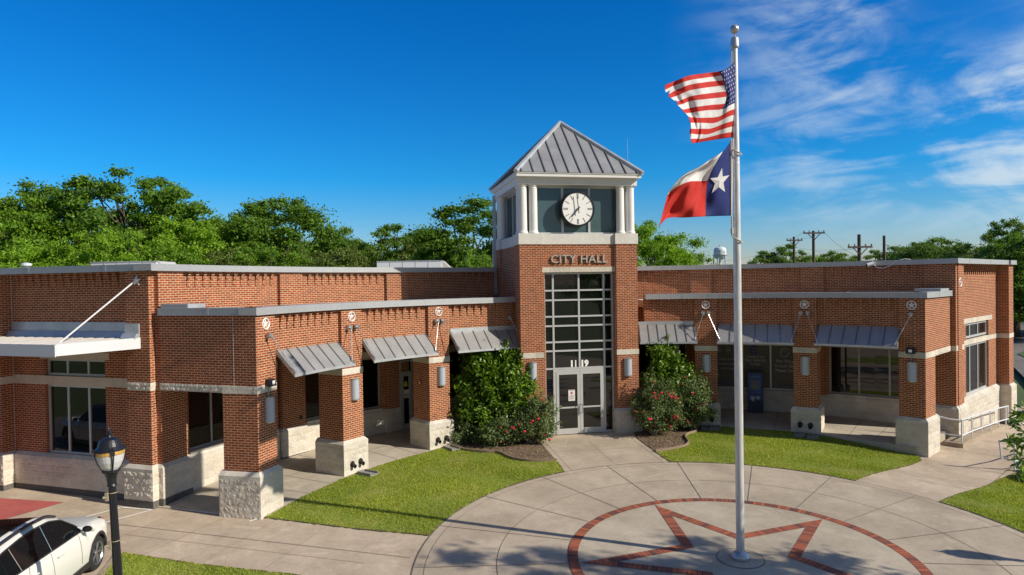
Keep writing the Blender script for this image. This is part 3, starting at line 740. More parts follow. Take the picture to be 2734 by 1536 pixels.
bays = [(162.1, 148.2, (161.4, 150.3)), (144.3, 130.9, (143.9, 131.6)), (126.6, 112.0, (125.6, 113.5)), (89.6, 79.3, (88.0, 80.1)), (76.0, 62.5, (75.5, 62.9)), (59.2, 45.8, (58.6, 46.4))]
for i, (a, b, (wa, wb)) in enumerate(bays):
    s0, s1 = IS(a), IS(b); q0, q1 = IS(wa), IS(wb); wi, ws = wi2[i//3], ws2[i//3]
    wi.wall(I_, s0, s1, ZB, ZO, -.35, 0, [(q0, q1, ZB, 3.47), (q0, q1, 3.75, 4.28)], 0)
    n = max(2, int(round((q1-q0)/1.22))); ms = [q0+(q1-q0)*k/n for k in range(1, n)]
    window(I_, q0, q1, 1.40, 3.47, ms, glass='frost' if i == 4 else 'glass', label='window covered with dark printed film' if i == 4 else None, mat='alu_dark' if i != 4 else 'alu')
    window(I_, q0, q1, 3.75, 4.28, ms)
    stone_base(ws, I_, s0, s1, -.35, 0, 0, 0, 1, False, False, .06)
    ws.box(I_, q0, q1, -.35, .06, ZB, 1.40, 1); ws.box(I_, s0, s1, -.30, .012, ZN0, 3.74, 3)
for (a, b) in MPIL[1:3]+MPIL[3:5]:
    if a == 130.6: continue
    stone_base(ws2[0 if a > 100 else 1], Q, QS(a), QS(b), -.4, 0, 0, 0, 1, True, True, .07, .34 if a > 140 else None)
stone_base(ws2[0], Q, QS(165.6), QS(162.1), -.4, 0, 0, 0, 1, True, True, .10, .36)
stone_base(ws2[1], Q, QS(45.85), QS(42.5), -.4, 0, -.3, 0, 1, True, True, .10)
# door bay left of the tower: door at 128.5..125.7, so the pilaster there is narrow
wi2[0].box(I_, IS(130.9), IS(128.7), -.35, .09, ZB, ZO, 0); stone_base(ws2[0], I_, IS(130.9), IS(128.7), -.35, .09, 0, 0, 1, True, False, .06)
for wi, ws in zip(wi2, ws2): wi.build('inner_brick_wall', MT['brick'], HALL); ws.build('inner_stone_trim', [MT['stone'], MT['cap'], MT['grey_block'], MT['band_smooth']], HALL)
def door(F, s0, s1, z0, z1, e, hinge='l', mid=None, parent=HALL):
    f = MB(); st = .11; d = .05
    f.box(F, s0, s0+st, e-d, e, z0, z1); f.box(F, s1-st, s1, e-d, e, z0, z1)
    f.box(F, s0+st, s1-st, e-d, e, z0, z0+.22); f.box(F, s0+st, s1-st, e-d, e, z1-.12, z1)
    if mid: f.box(F, s0+st, s1-st, e-d, e-.004, mid-.03, mid+.03)
    o = f.build('door', MT['alu'], parent)
    g_ = MB(); g_.box(F, s0+st*.6, s1-st*.6, e-d+.012, e-d+.025, z0+.15, z1-.08); g_.build('pane', MT['glass'], o)
    h = MB(); sx_ = s1-st*.5 if hinge == 'l' else s0+st*.5
    zz = z0+1.0
    h.path([F(sx_, e, zz-.17), F(sx_, e+.09, zz-.17), F(sx_, e+.09, zz+.17), F(sx_, e, zz+.17)], .016, 8)
    h.build('handle', MT['galv'], o); return o
DZ = .40
f = MB()
da, db, dc, dd_ = IS(128.6), IS(126.85), IS(126.6), IS(125.0)
for a, b, z0, z1 in ((da-.06, da, DZ, 3.25), (db, db+.05, DZ, 3.25), (dd_-.05, dd_, DZ, 3.25), (da, db, 2.72, 2.79), (da-.06, dd_, 3.20, 3.27), (db, dd_, 1.28, 1.34), (db, dd_, DZ, DZ+.08)):
    f.box(I_, a, b, .06, .14, z0, z1)
fo = f.build('side_entrance_frame', MT['alu'], HALL)
g_ = MB(); g_.box(I_, da, dd_, .08, .095, DZ, 3.22); g_.build('pane', MT['glass'], fo)
door(I_, da+.01, db-.01, DZ, 2.71, .13, 'l')

# ================================================================ TOWER
A0 = 102.2; TT = Vector((math.cos(R_(A0-90)), math.sin(R_(A0-90)), 0)); TN = Vector((math.cos(R_(A0)), math.sin(R_(A0)), 0))
DF, DBK, SL_, SR_ = 11.45, 16.25, -2.45, 2.38
def TF(s, e, z): return TT*s+TN*(DF-e)+Vector((0, 0, z))
TF.curved = False
def TL(s, e, z): return TT*(SL_-e)+TN*(DBK-s)+Vector((0, 0, z))     # left face, s from back to front
TL.curved = False
def TR(s, e, z): return TT*(SR_+e)+TN*(DF+s)+Vector((0, 0, z))
TR.curved = False
TD = DBK-DF
t_ = MB(); ZW0, ZW1 = 7.88, 8.30
# shaft: four corner pilasters, infill recessed .1, tall storefront opening
PW = .90
for a, b in ((SL_, SL_+PW), (SR_-PW, SR_)):
    t_.box(TF, a, b, -.9, 0, ZB, ZW0, 0)
    t_.box(TF, a, b, -TD, -TD+.9, ZB, ZW0, 0)
t_.box(TF, SL_+PW, SR_-PW, -.40, -.11, 6.98, ZW0, 0)
t_.box(TF, SL_+PW, -1.44, -.40, -.11, ZB, 6.80, 0); t_.box(TF, 1.44, SR_-PW, -.40, -.11, ZB, 6.80, 0) if SR_-PW > 1.45 else None
t_.box(TL, .9, TD-.9, -.3, -.11, ZB, ZW0, 0); t_.box(TR, .9, TD-.9, -.3, -.11, ZB, ZW0, 0)
t_.box(TF, SL_+.9, SR_-.9, -TD, -TD+.3, ZB, ZW0, 0)
tower = t_.build('clock_tower', MT['brick'], HALL)
for a, b in ((SL_, SL_+PW), (SR_-PW, SR_)):
    t_ = MB(); stone_base(t_, TF, a, b, -.9, 0, .1, 0, 1); t_.build('stone_base', [MT['stone'], MT['cap']], tower)
    t_ = MB(); t_.box(TF, a-.013, b+.013, -.9, .015, ZN0-.01, ZN1-.01, 0); t_.build('stone_band', MT['band'], tower)
t_ = MB(); t_.box(TF, -1.56, 1.50, -.42, -.095, 6.79, 6.985, 0); t_.build('stone_lintel', MT['band'], tower)
t_ = MB()   # white cast band under the belfry
for a, b in ((SL_, SL_+PW), (SR_-PW, SR_)):
    t_.box(TF, a-.03, b+.03, -.93, .03, ZW0, ZW1); t_.box(TF, a-.03, b+.03, -TD-.03, -TD+.93, ZW0, ZW1)
t_.box(TF, SL_+PW, SR_-PW, -.9, -.08, ZW0, ZW1-.01); t_.box(TF, SL_+PW, SR_-PW, -TD, -TD+.9, ZW0, ZW1-.01)
t_.box(TL, .9, TD-.9, -.9, -.08, ZW0, ZW1-.01); t_.box(TR, .9, TD-.9, -.9, -.08, ZW0, ZW1-.01)
t_.box(TF, SL_+.5, SR_-.5, -TD+.5, -.5, ZW0+.1, ZW1-.02)
t_.build('white_cast_band', MT['weathered'], tower)
# columns, L of three at every corner
ZC1 = 10.20
def column(p):
    m_ = MB(); r = .165
    prof = [(0, ZW1-.01), (r*1.18, ZW1-.01), (r*1.22, ZW1+.03), (r*1.18, ZW1+.07), (r*1.04, ZW1+.10), (r, ZW1+.14), (r*.96, ZC1-.18), (r*1.02, ZC1-.15), (r*.97, ZC1-.12), (r*.98, ZC1-.09), (r*1.14, ZC1-.06), (r*1.16, ZC1-.02), (r*1.16, ZC1+.01), (0, ZC1+.01)]
    m_.lathe(prof, (p.x, p.y, 0), 20); m_.build('column', MT['white'], tower)
co = .20
for s_, e_ in ((SL_+co, -co), (SL_+co+.42, -co), (SL_+co, -co-.42), (SR_-co, -co), (SR_-co-.42, -co), (SR_-co, -co-.42),
               (SL_+co, -TD+co), (SL_+co, -TD+co+.42), (SL_+co+.42, -TD+co), (SR_-co, -TD+co), (SR_-co-.42, -TD+co), (SR_-co, -TD+co+.42)):
    column(TF(s_, e_, 0))
t_ = MB(); b1 = .02     # entablature ring, soffit, eave fascia
t_.box(TF, SL_-b1, SR_+b1, -.40, b1, ZC1, 10.48); t_.box(TF, SL_-b1, SR_+b1, -TD-b1, -TD+.40, ZC1, 10.48)
t_.box(TL, .40, TD-.40, -.40, b1, ZC1, 10.48); t_.box(TR, .40, TD-.40, -.40, b1, ZC1, 10.48)
t_.box(TF, SL_+.4, SR_-.4, -TD+.4, -.4, ZC1+.08, ZC1+.12)
ov = .25; EL_, ER_ = -2.60, 2.52
t_.box(TF, EL_+.03, ER_-.03, -TD-ov, ov, 10.47, 10.59)
t_.box(TF, EL_, ER_, -TD-ov-.03, ov+.03, 10.59, 10.63)
t_.build('entablature', MT['white'], tower)
# pyramid roof with standing seams
cs, ce = (SL_+SR_)/2, -TD/2; APZ = 13.17; ZE = 10.63; cs = (EL_+ER_)/2; hw = (ER_-EL_)/2+.02; hd = TD/2+ov+.05
t_ = MB(); ap = TF(cs, ce, APZ)
crn = [(cs-hw, ce+hd), (cs+hw, ce+hd), (cs+hw, ce-hd), (cs-hw, ce-hd)]
for i in range(4):
    a, b = crn[i], crn[(i+1) % 4]; t_.face([TF(*a, ZE), TF(*b, ZE), ap])
t_.face([TF(*c_, ZE) for c_ in reversed(crn)])
ro = t_.build('tower_roof', MT['roof_metal'], tower)
t_ = MB()
for i in range(4):
    A, B = TF(*crn[i], ZE), TF(*crn[(i+1) % 4], ZE); mid = (A+B)/2; ln = (B-A).length; d = (B-A)/ln; up = (ap-mid); nrm = d.cross(up).normalized()
    if nrm.z < 0: nrm = -nrm
    n = 11
    for k in range(n):
        t = (k+.5)/n; p = A.lerp(B, t); fr = 1-abs(2*t-1); q = p+up*fr*.985
        w2 = d*.017; h2 = nrm*.045
        t_.face([p-w2+h2, p+w2+h2, q+w2+h2, q-w2+h2]); t_.face([p-w2, p-w2+h2, q-w2+h2, q-w2]); t_.face([p+w2+h2, p+w2, q+w2, q+w2+h2]); t_.face([p-w2, p+w2, p+w2+h2, p-w2+h2])
t_.build('roof_seams', MT['seam'], ro)
t_ = MB()
for i in range(4):
    A = TF(*crn[i], ZE+.02); t_.tube(A, ap+Vector((0, 0, .03)), .10, .08, 6)
t_.lathe([(.0, APZ+.10), (.10, APZ+.0), (.16, APZ-.14)], (ap.x, ap.y, 0), 8)
t_.build('hip_caps', MT['flash'], ro)
# glazed lantern room behind the columns
def lantern(F, s0, s1, mulls):
    f = MB(); e = -.42; fr = .09
    for a in (s0, s1-fr, *[m-fr/2 for m in mulls]): f.box(F, a, a+fr, e-.1, e, ZW1-.01, ZC1+.08)
    xs = [s0, *mulls, s1]
    f.box(F, s0+fr, s1-fr, e-.1, e-.006, ZW1-.01, ZW1+.07); f.box(F, s0+fr, s1-fr, e-.1, e-.006, ZC1-.08, ZC1+.08)
    o = f.build('lantern_window', MT['alu'], tower)
    g_ = MB(); g_.box(F, s0+.03, s1-.03, e-.07, e-.055, ZW1+.03, ZC1)
    g_.build('pane', MT['glass_teal'], o) if False else None
    return o, g_
for F_, a, b, ms in ((TF, SL_+.42, SR_-.42, (-.58, .53)), (TL, .42, TD-.42, (1.7, 3.1)), (TR, .42, TD-.42, (1.7, 3.1))):
    o, g_ = lantern(F_, a, b, ms)
    g_.build('lantern_pane', MT['glass_teal'], tower)
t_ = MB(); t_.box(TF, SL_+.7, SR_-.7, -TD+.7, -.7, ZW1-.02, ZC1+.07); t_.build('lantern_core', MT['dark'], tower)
# gray downpipe on the back left corner of the tower
t_ = MB()
t_.box(TL, .02, .16, .0, .13, 8.3, 10.35); t_.box(TL, -.01, .20, -.0, .17, 8.25, 8.34); t_.box(TL, .0, .19, .0, .16, 5.86, 8.26)
t_.build('downpipe', MT['flash'], tower)
# entrance storefront
f = MB(); e = -.30; fr = .055; FZ = .36; FT = 6.78
S0, S1, A1, M1, B1 = -1.44, 1.44, -1.05, .01, 1.05
bars = [6.07, 5.69, 5.04, 4.67, 4.03, 3.68, 2.98]
for a, wd in ((S0+.03, .07), (A1, .07), (B1, .07), (S1-.03, .07)): f.box(TF, a-wd/2, a+wd/2, e-.12, e, FZ, FT)
f.box(TF, M1-.035, M1+.035, e-.12, e-.002, 2.95, FT)
cols = [(S0+.065, A1-.035), (A1+.035, M1-.035), (M1+.035, B1-.035), (B1+.035, S1-.065)]
for a, b in cols:
    for z_ in bars: f.box(TF, a, b, e-.12, e-.006, z_-.032, z_+.032)
    f.box(TF, a, b, e-.12, e-.006, FT-.07, FT)
for a, b in (cols[0], cols[3]): f.box(TF, a, b, e-.12, e-.006, FZ, FZ+.08)
sf = f.build('entrance_storefront', MT['alu'], HALL)
g_ = MB(); g_.box(TF, S0, S1, e-.09, e-.075, FZ, FT-.02); g_.build('pane', MT['glass'], sf)
g_ = MB(); g_.box(TF, A1+.036, A1+.075, e-.12, e-.01, FZ, 2.94); g_.box(TF, B1-.075, B1-.036, e-.12, e-.01, FZ, 2.94); g_.box(TF, A1+.075, B1-.075, e-.12, e-.01, 2.86, 2.945); g_.build('door_frame', MT['alu'], sf)
door(TF, A1+.08, M1-.005, FZ+.01, 2.855, e+.005, 'l', 1.42); door(TF, M1+.005, B1-.08, FZ+.01, 2.855, e+.005, 'r', 1.42)
text('11', .34, TF, -.215, 3.035, e-.07, .006, MT['face'], 'address_number', sf, offset=.018, spacing=1.0)
text('19', .34, TF, .225, 3.035, e-.07, .006, MT['face'], 'address_number', sf, offset=.018, spacing=1.0)
MT['red'] = plain('sign_red', (.55, .03, .03), .5); MT['paper'] = plain('white_sign', (.75, .74, .72), .6); MT['yellow'] = plain('sign_yellow', (.75, .60, .05), .5); MT['bluetape'] = plain('blue_tape', (.02, .12, .5), .5)
MT['ink'] = plain('sign_ink', (.12, .05, .05), .6)
def notice(F, s, z, w2, h2, e, label, stop=True, rows=4):
    m_ = MB(); m_.box(F, s-w2, s+w2, e, e+.006, z-h2, z+h2, 0)
    if stop:
        m_.lathe([(.0, .004), (.055, .004)], F(s, e+.006, z+h2*.42), 8, 1, X=(F(1, 0, 0)-F(0, 0, 0)).normalized(), Y=(0, 0, 1), Z=(F(0, 1, 0)-F(0, 0, 0)).normalized(), smooth=False)
        m_.box(F, s-w2*.8, s+w2*.8, e+.006, e+.008, z+h2*.86, z+h2*.93, 2)
    for k in range(rows):
        zz = z-h2*(.08+.2*k); m_.box(F, s-w2*.75, s+w2*(.75-.12*(k % 2)), e+.006, e+.008, zz-.008, zz+.008, 2)
    p0 = F(s, e, z); o = m_.build('door_notice', [MT['paper'], MT['red'], MT['ink']], origin=tuple(p0)); tag(o, label, 'notice')
    if stop: text('STOP', .045, F, s, z+h2*.42-.016, e+.012, .001, MT['paper'], 'sign_lettering', o)
notice(TF, -.34, 1.90, .135, .22, e-.02, 'white notice with red stop sign on the left entrance door')
notice(I_, (db+dd_)/2+.02, 1.98, .11, .24, .10, 'white notice with red stop sign on the glass beside the side door')
notice(I_, (da+db)/2, 1.86, .17, .17, .11, 'white printed sheet taped to the side door glass', False)
m_ = MB(); c0 = I_((da+db)/2-.02, .115, 2.28); xx = (I_(da+.1, 0, 0)-I_(da, 0, 0)).normalized()
m_.face([c0-xx*.09+Vector((0, 0, 0)), c0+Vector((0, 0, -.12))-xx*.06, c0+Vector((0, 0, -.12))+xx*.06, c0+xx*.09, c0+Vector((0, 0, .13))])
b_ = m_.build('door_sticker', MT['yellow'], origin=tuple(c0)); tag(b_, 'small yellow warning sticker on the side door glass', 'sticker')
# west windows with wide mullions
window(WF, uw[0], uw[1], 3.76, 4.28, (1.68, 2.53), -.10, .07, mat='alu')
window(WF, uw[0], uw[1], ZB, 3.47, (1.68, 2.53), -.10, .07, mat='alu')
window(EFr, 2.79, 6.29, 3.74, 4.38, (3.68, 4.91), -.46, .09, mat='alu'); window(EFr, 2.79, 6.29, ZB, 3.47, (3.68, 4.91), -.46, .09, mat='alu')
text('CITY HALL', .455, TF, -.03, 7.15, -.06, .025, MT['letter'], 'lettering', None, offset=.004, spacing=1.08)
lt = bpy.data.objects['lettering']; lt.name = 'wall_lettering'; tag(lt, 'raised metal letters reading CITY HALL on the tower brick above the entrance', 'sign')

# ================================================================ CLOCK
ck = thing('clock', TF(-.05, -.10, 9.27), 'large round black rimmed clock with white face on the tower glass', 'clock')
X_, Y_, Z_ = tuple(TT), (0, 0, 1), tuple(-TN)
c0 = TF(-.05, -.42, 9.27)
m_ = MB(); m_.lathe([(0, 0), (.62, 0), (.68, .02), (.70, .10), (.70, .34), (.665, .37), (.635, .37), (.625, .345)], c0, 48, 0, X_, Y_, Z_); m_.build('rim', MT['black'], ck)
m_ = MB(); m_.lathe([(0, .345), (.63, .345)], c0, 48, 0, X_, Y_, Z_, smooth=False); m_.build('face', MT['face'], ck)
def hand(mb, ang, l0, l1, wd, e, e2, mi=0):
    a = R_(ang); d = TT*math.sin(a)+Vector((0, 0, math.cos(a))); n = TT*math.cos(a)-Vector((0, 0, math.sin(a))); o_ = c0-TN*e
    for k in (0, 1): pass
    q = [o_+d*l0-n*wd, o_+d*l0+n*wd, o_+d*l1+n*wd*.8, o_+d*l1-n*wd*.8]; q2 = [p-TN*e2 for p in q]
    mb.face(q2, None, mi)
    for i in range(4): mb.face([q[i], q[(i+1) % 4], q2[(i+1) % 4], q2[i]], None, mi)
m_ = MB()
for h in range(12):
    if h % 3 == 0:
        for d_ in (-1, 1):
            a = R_(h*30); n = TT*math.cos(a)-Vector((0, 0, math.sin(a))); sv = c0; c0 = c0+n*.022*d_; hand(m_, h*30, .40, .60, .010, .346, .006); c0 = sv
    else: hand(m_, h*30, .41, .60, .011, .346, .006)
m_.build('hour_marks', MT['black'], ck)
m_ = MB(); hand(m_, 220, -.10, .43, .020, .40, .012); m_.build('hour_hand', MT['black'], ck)
m_ = MB(); hand(m_, 354, -.18, .58, .016, .42, .012); m_.build('minute_hand', MT['black'], ck)
m_ = MB(); m_.lathe([(.03, .345), (.03, .44), (0, .445)], c0, 12, 0, X_, Y_, Z_); m_.build('hub', MT['black'], ck)

# ================================================================ WALL LIGHTS, STARS, FLOODS
def wall_light(F, s, e, label, rx=.165, z0=2.62, z1=3.33):
    c = F(s, e, 0); X = (F(s+.1, e, 0)-F(s-.1, e, 0)).normalized(); Yn = (F(s, e+.1, 0)-F(s, e, 0)).normalized()
    t = thing('wall_light', F(s, e, z0), label, 'wall light', 'half round wall lights on the pillars')
    m_ = MB(); m_.box(F, s-rx, s+rx, e, e+.02, z0, z1); m_.lathe([(rx, z0), (rx, z0+.04)], (c.x, c.y, 0), 14, 0, X, Yn, a1=math.pi); m_.lathe([(rx, z1-.04), (rx, z1), (0, z1)], (c.x, c.y, 0), 14, 0, X, Yn, a1=math.pi); m_.lathe([(0, z0), (rx, z0)], (c.x, c.y, 0), 14, 0, X, Yn, a1=math.pi)
    m_.build('housing', MT['galv'], t)
    m_ = MB(); m_.lathe([(rx-.004, z0+.04), (rx-.004, z1-.04)], (c.x, c.y, 0), 14, 0, X, Yn, a0=0, a1=math.pi); m_.build('diffuser', MT['lightpanel'], t)
NM = ['pillar nearest the west end', 'second pillar left of the tower, between two awnings', 'pillar left of the round holly bush', 'pillar right of the red rose bushes', 'pillar right of the blue kiosk', 'east corner pillar with the floodlight']
for (a, b), nm in zip(PILL, NM): wall_light(P, PS((a+b)/2-.35 if a > 100 else (a+b)/2), 0, 'grey half round light on the '+nm)
wall_light(TF, -2.0, 0, 'grey half round light on the tower left of the entrance, partly behind holly'); wall_light(TF, 1.92, 0, 'grey half round light on the tower right of the entrance')
def star_pts(cx, cz, ro, ri, rot=90): return [(cx+(ro if k % 2 == 0 else ri)*math.cos(R_(rot+36*k)), cz+(ro if k % 2 == 0 else ri)*math.sin(R_(rot+36*k))) for k in range(10)]
def star3d(mb, F, s, z, ro, e, dep, mi=0, rot=90):
    pts = star_pts(s, z, ro, ro*.40, rot)
    for i in range(10):
        a, b = pts[i], pts[(i+1) % 10]
        mb.face([F(a[0], e, a[1]), F(b[0], e, b[1]), F(s, e+dep, z)], None, mi); mb.face([F(b[0], e, b[1]), F(a[0], e, a[1]), F(a[0], e-.0, a[1]-.001)], None, mi) if False else None
def medallion(F, s, z, r, label, e=0):
    c = F(s, e, z); X = (F(s+.1, e, 0)-F(s-.1, e, 0)).normalized(); Yn = (F(s, e+.1, 0)-F(s, e, 0)).normalized()
    t = thing('star_medallion', tuple(c), label, 'star emblem', 'white stars in rings on the brickwork')
    m_ = MB(); m_.lathe([(r*.80, .0), (r*.80, .03), (r*.9, .045), (r, .03), (r, 0)], c, 32, 0, X, (0, 0, 1), Yn); m_.build('ring', MT['starwhite'], t)
    m_ = MB(); star3d(m_, F, s, z, r*.86, e+.004, .05); m_.build('star', MT['starwhite'], t)
for (a, b), nm in zip(PILL, NM): medallion(P, PS((a+b)/2+(.0)), 5.375, .165, 'white ringed star high on the '+nm)
medallion(EFr, .52, 6.15, .18, 'white ringed star high on the sunlit east corner of the main wall')
def flood(F, s, z, label):
    t = thing('floodlight', tuple(F(s, .0, z)), label, 'floodlight', 'black floodlights over the end pillar lights')
    m_ = MB(); m_.box(F, s-.15, s+.15, .06, .20, z-.10, z+.10, top=(s-.13, s+.13, .04, .15)); m_.build('housing', MT['black'], t)
    m_ = MB(); m_.box(F, s-.06, s+.06, 0, .07, z-.05, z+.05); m_.build('bracket', MT['black'], t)
    m_ = MB(); m_.box(F, s-.05, s+.06, .20, .208, z-.05, z+.05); m_.build('lens', MT['face'], t)
    m_ = MB(); m_.path([F(s, .04, z-.1), F(s+.03, .05, z-.22), F(s-.02, .03, z-.34), F(s-.02, .03, z-.44)], .012, 6); m_.build('cable', MT['galv'], t)
flood(P, PS(164.6), 3.74, 'black floodlight on the pillar nearest the west end'); flood(P, PS(44.2), 3.74, 'black floodlight on the east corner pillar')
MT['bronze'] = plain('dark_bronze', (.035, .032, .03), .4, .5)
for a, b in PILL[1:5]:
    for da_ in (-.72, .72):
        m_ = MB()
        s_ = PS((a+b)/2)+da_*.26; z_ = zf(P, s_)+.36; c = P(s_, .10, z_); Yn = (P(s_, .1, 0)-P(s_, 0, 0)).normalized(); X = (P(s_+.1, 0, 0)-P(s_, 0, 0)).normalized()
        m_.lathe([(.10, 0), (.10, .03), (.06, .04), (.055, .10), (.07, .16), (.05, .165), (.045, .05)], c, 12, 0, X, (0, 0, 1), (Yn*.8+Vector((0, 0, -.4))).normalized()); m_.build('drain_spout', MT['bronze'], HALL)
# ================================================================ AWNINGS
def awning(F, a, b, label, bl, br, flash=False, seams=6):
    F0 = F; S = F.S; s0, s1 = S(a)-.02, S(b)+.05; F = lambda s, e, z: F0(s if abs(s-(s0+s1)/2) > 9 else s+(s-(s0+s1)/2)*max(0, e-EP)*.085, e, z)
    F.curved = True; zt, zb_ = 4.56, 3.90; et, eb_ = EP+.005, .56
    t = thing('awning', tuple(F((s0+s1)/2, .2, zb_)), label, 'awning', 'grey metal awnings between the pillars')
    m_ = MB(); n = 8; th = .035
    for i in range(n):
        p, q = s0+(s1-s0)*i/n, s0+(s1-s0)*(i+1)/n
        for z_, fl in ((0, 0), (-th, 1)):
            v = [F(p, eb_, zb_+z_), F(q, eb_, zb_+z_), F(q, et, zt+z_), F(p, et, zt+z_)]; m_.face(v if not fl else v[::-1])
    m_.face([F(s0, et, zt), F(s0, et, zt-th), F(s0, eb_, zb_-th), F(s0, eb_, zb_)]); m_.face([F(s1, eb_, zb_), F(s1, eb_, zb_-th), F(s1, et, zt-th), F(s1, et, zt)])
    m_.build('roof_panel', MT['roof_metal'], t)
    m_ = MB()
    for i in range(seams+1):
        s_ = s0+.03+(s1-s0-.06)*i/seams; w2 = .014; h = .038
        m_.face([F(s_-w2, eb_, zb_+h), F(s_+w2, eb_, zb_+h), F(s_+w2, et, zt+h), F(s_-w2, et, zt+h)]); m_.face([F(s_-w2, eb_, zb_), F(s_-w2, eb_, zb_+h), F(s_-w2, et, zt+h), F(s_-w2, et, zt)])
        m_.face([F(s_+w2, eb_, zb_+h), F(s_+w2, eb_, zb_), F(s_+w2, et, zt), F(s_+w2, et, zt+h)]); m_.face([F(s_-w2, eb_, zb_), F(s_+w2, eb_, zb_), F(s_+w2, eb_, zb_+h), F(s_-w2, eb_, zb_+h)])
    m_.build('standing_seams', MT['seam'], t)
    m_ = MB(); m_.box(F, s0, s1, eb_-.012, eb_+.006, zb_-.075, zb_+.004); m_.box(F, s0-.006, s0+.02, et, eb_-.05, zb_-.04, zb_+.005, top=(s0-.006, s0+.02, et, et+.02)) if False else None
    for s_, sg in ((s0, -1), (s1, 1)):
        m_.face([F(s_+.002*sg, eb_, zb_), F(s_+.002*sg, eb_, zb_-.07), F(s_+.002*sg, et, zt-.11), F(s_+.002*sg, et, zt)])
    m_.build('edge_trim', MT['flash'], t)
    if flash: m_ = MB(); m_.box(F, s0, s1, EP+.001, EP+.02, zt-.02, zt+.14); m_.build('flashing', MT['flash'], t)
    for br_a, edge in ((bl, s0+.09), (br, s1-.09)):
        if br_a is None: continue
        sb = S(br_a); zt_ = 5.03
        e_base = 0 if any(pa >= br_a >= pb for pa, pb in PILL) else EP
        m_ = MB(); m_.box(F, sb-.065, sb+.065, e_base, e_base+.15, zt_-.065, zt_+.075); m_.build('bracket', MT['galv'], t)
        p0, p1 = F(sb, e_base+.18, zt_-.02), F(edge, eb_-.06, zb_+.10); d = p1-p0
        m_ = MB(); m_.tube(p0, p1, .011, n=8); m_.tube(p0-d*.01, p0+d*.10, .032, .02, 8); m_.tube(p0+d*.44, p0+d*.58, .021, n=8); m_.tube(p0+d*.90, p1, .02, .034, 8)
        m_.tube(p1+Vector((0, 0, .02)), F(edge, eb_-.07, zb_-.02), .035, .045, 8); m_.lathe([(0, -.05), (.05, -.02), (.05, .02), (0, .05)], p0, 10)
        m_.build('tension_rod', MT['galv'], t)
AW = [(161.9, 149.7, 'grey metal awning leftmost, beside the west end pillar', 164.4, 148.3, False), (144.7, 132.1, 'grey metal awning in front of the glazed side door', 146.5, 130.4, False),
      (126.9, 113.8, 'grey metal awning above the round holly bush left of the tower', 129.0, 115.4, True), (90.1, 80.1, 'grey metal awning touching the right side of the tower', None, 78.5, True),
      (75.5, 62.9, 'grey metal awning above the blue kiosk behind the flagpole', 77.2, 61.5, False), (58.5, 46.2, 'shaded blue grey awning rightmost, beside the east corner pillar', 60.0, 44.3, False)]
for a, b, lb, x, y, fl in AW: awning(P, a, b, lb, x, y, fl)
# west canopy
t = thing('entrance_canopy', tuple(WF(2, .3, 4.7)), 'large white flat canopy with ribbed roof on the west wall, held by a rod', 'canopy')
m_ = MB(); ca, cb_, cf = -.34, 6.6, 2.55
m_.box(WF, ca, cb_, .0, cf-.03, 4.80, 4.84); m_.build('underside', MT['soffit'], t)
m_ = MB(); m_.box(WF, ca-.03, cb_, cf-.03, cf, 4.67, 4.99); 
CW = lambda s, e, z: WF(s-.52*(1-(e-.36)/(2.55-.36)), e, z)
CW.curved = False; m_.box(CW, ca-.03, ca, .37, cf-.03, 4.69, 5.00); m_.build('fascia', MT['canopy_white'], t)
m_ = MB(); m_.box(CW, ca, cb_, .37, cf-.03, 4.93, 4.95); m_.box(WF, -.3, cb_, .02, .37, 4.93, 4.948)
k = ca+.1
while k < cb_:
    m_.box(CW, k, k+.22, .38, cf-.03, 4.95, 4.985, top=(k+.03, k+.19, .38, cf-.03)); k += .40
m_.build('ribbed_roof', MT['canopy_roof'], t)
m_ = MB(); m_.box(WF, -.33, 4.71, .003, .05, 5.0, 5.42, top=(-.33, 4.71, .003, .02)); m_.box(WF, -.33, 4.71, .05, .22, 4.97, 5.14, top=(-.33, 4.71, .05, .12))
m_.box(WF, -.86, -.335, PE+.003, PE+.04, 4.98, 5.40); m_.box(WF, -.86, -.335, PE+.04, PE+.2, 4.98, 5.12, top=(-.86, -.335, PE+.04, PE+.12)); m_.build('flashing', MT['flash'], t)
m_ = MB(); p0 = WF(-.78, PE+.06, 6.62); p1 = WF(.22, 1.95, 4.98); m_.tube(p0, p1, .022, n=8); m_.build('support_rod', MT['starwhite'], t)
m_ = MB(); star3d(m_, WF, -.80, 6.64, .17, PE+.015, .09); m_.build('star', MT['starwhite'], t)
t['label'] = 'large white canopy with ribbed roof hung from the west wall by a rod'
# control joints on brickwork
MT['sealant'] = plain('sealant', (.45, .42, .40), .7)
for args in ((EW_, 13.35, 13.365, .0, .004, ZN1, ZP0), (WF, 4.70, 4.72, .0, .01, ZB, ZM0), (TF, SR_-PW-.02, SR_-PW, -.11, -.105, 3.7, ZW0), (Q, QS(79.35)-.02, QS(79.35), EW, EW+.006, 5.9, ZM0), (TL, .92, .935, -.11, -.105, 5.9, ZW0)):
    m_ = MB(); m_.box(*args); m_.build('control_joint', MT['sealant'], HALL)

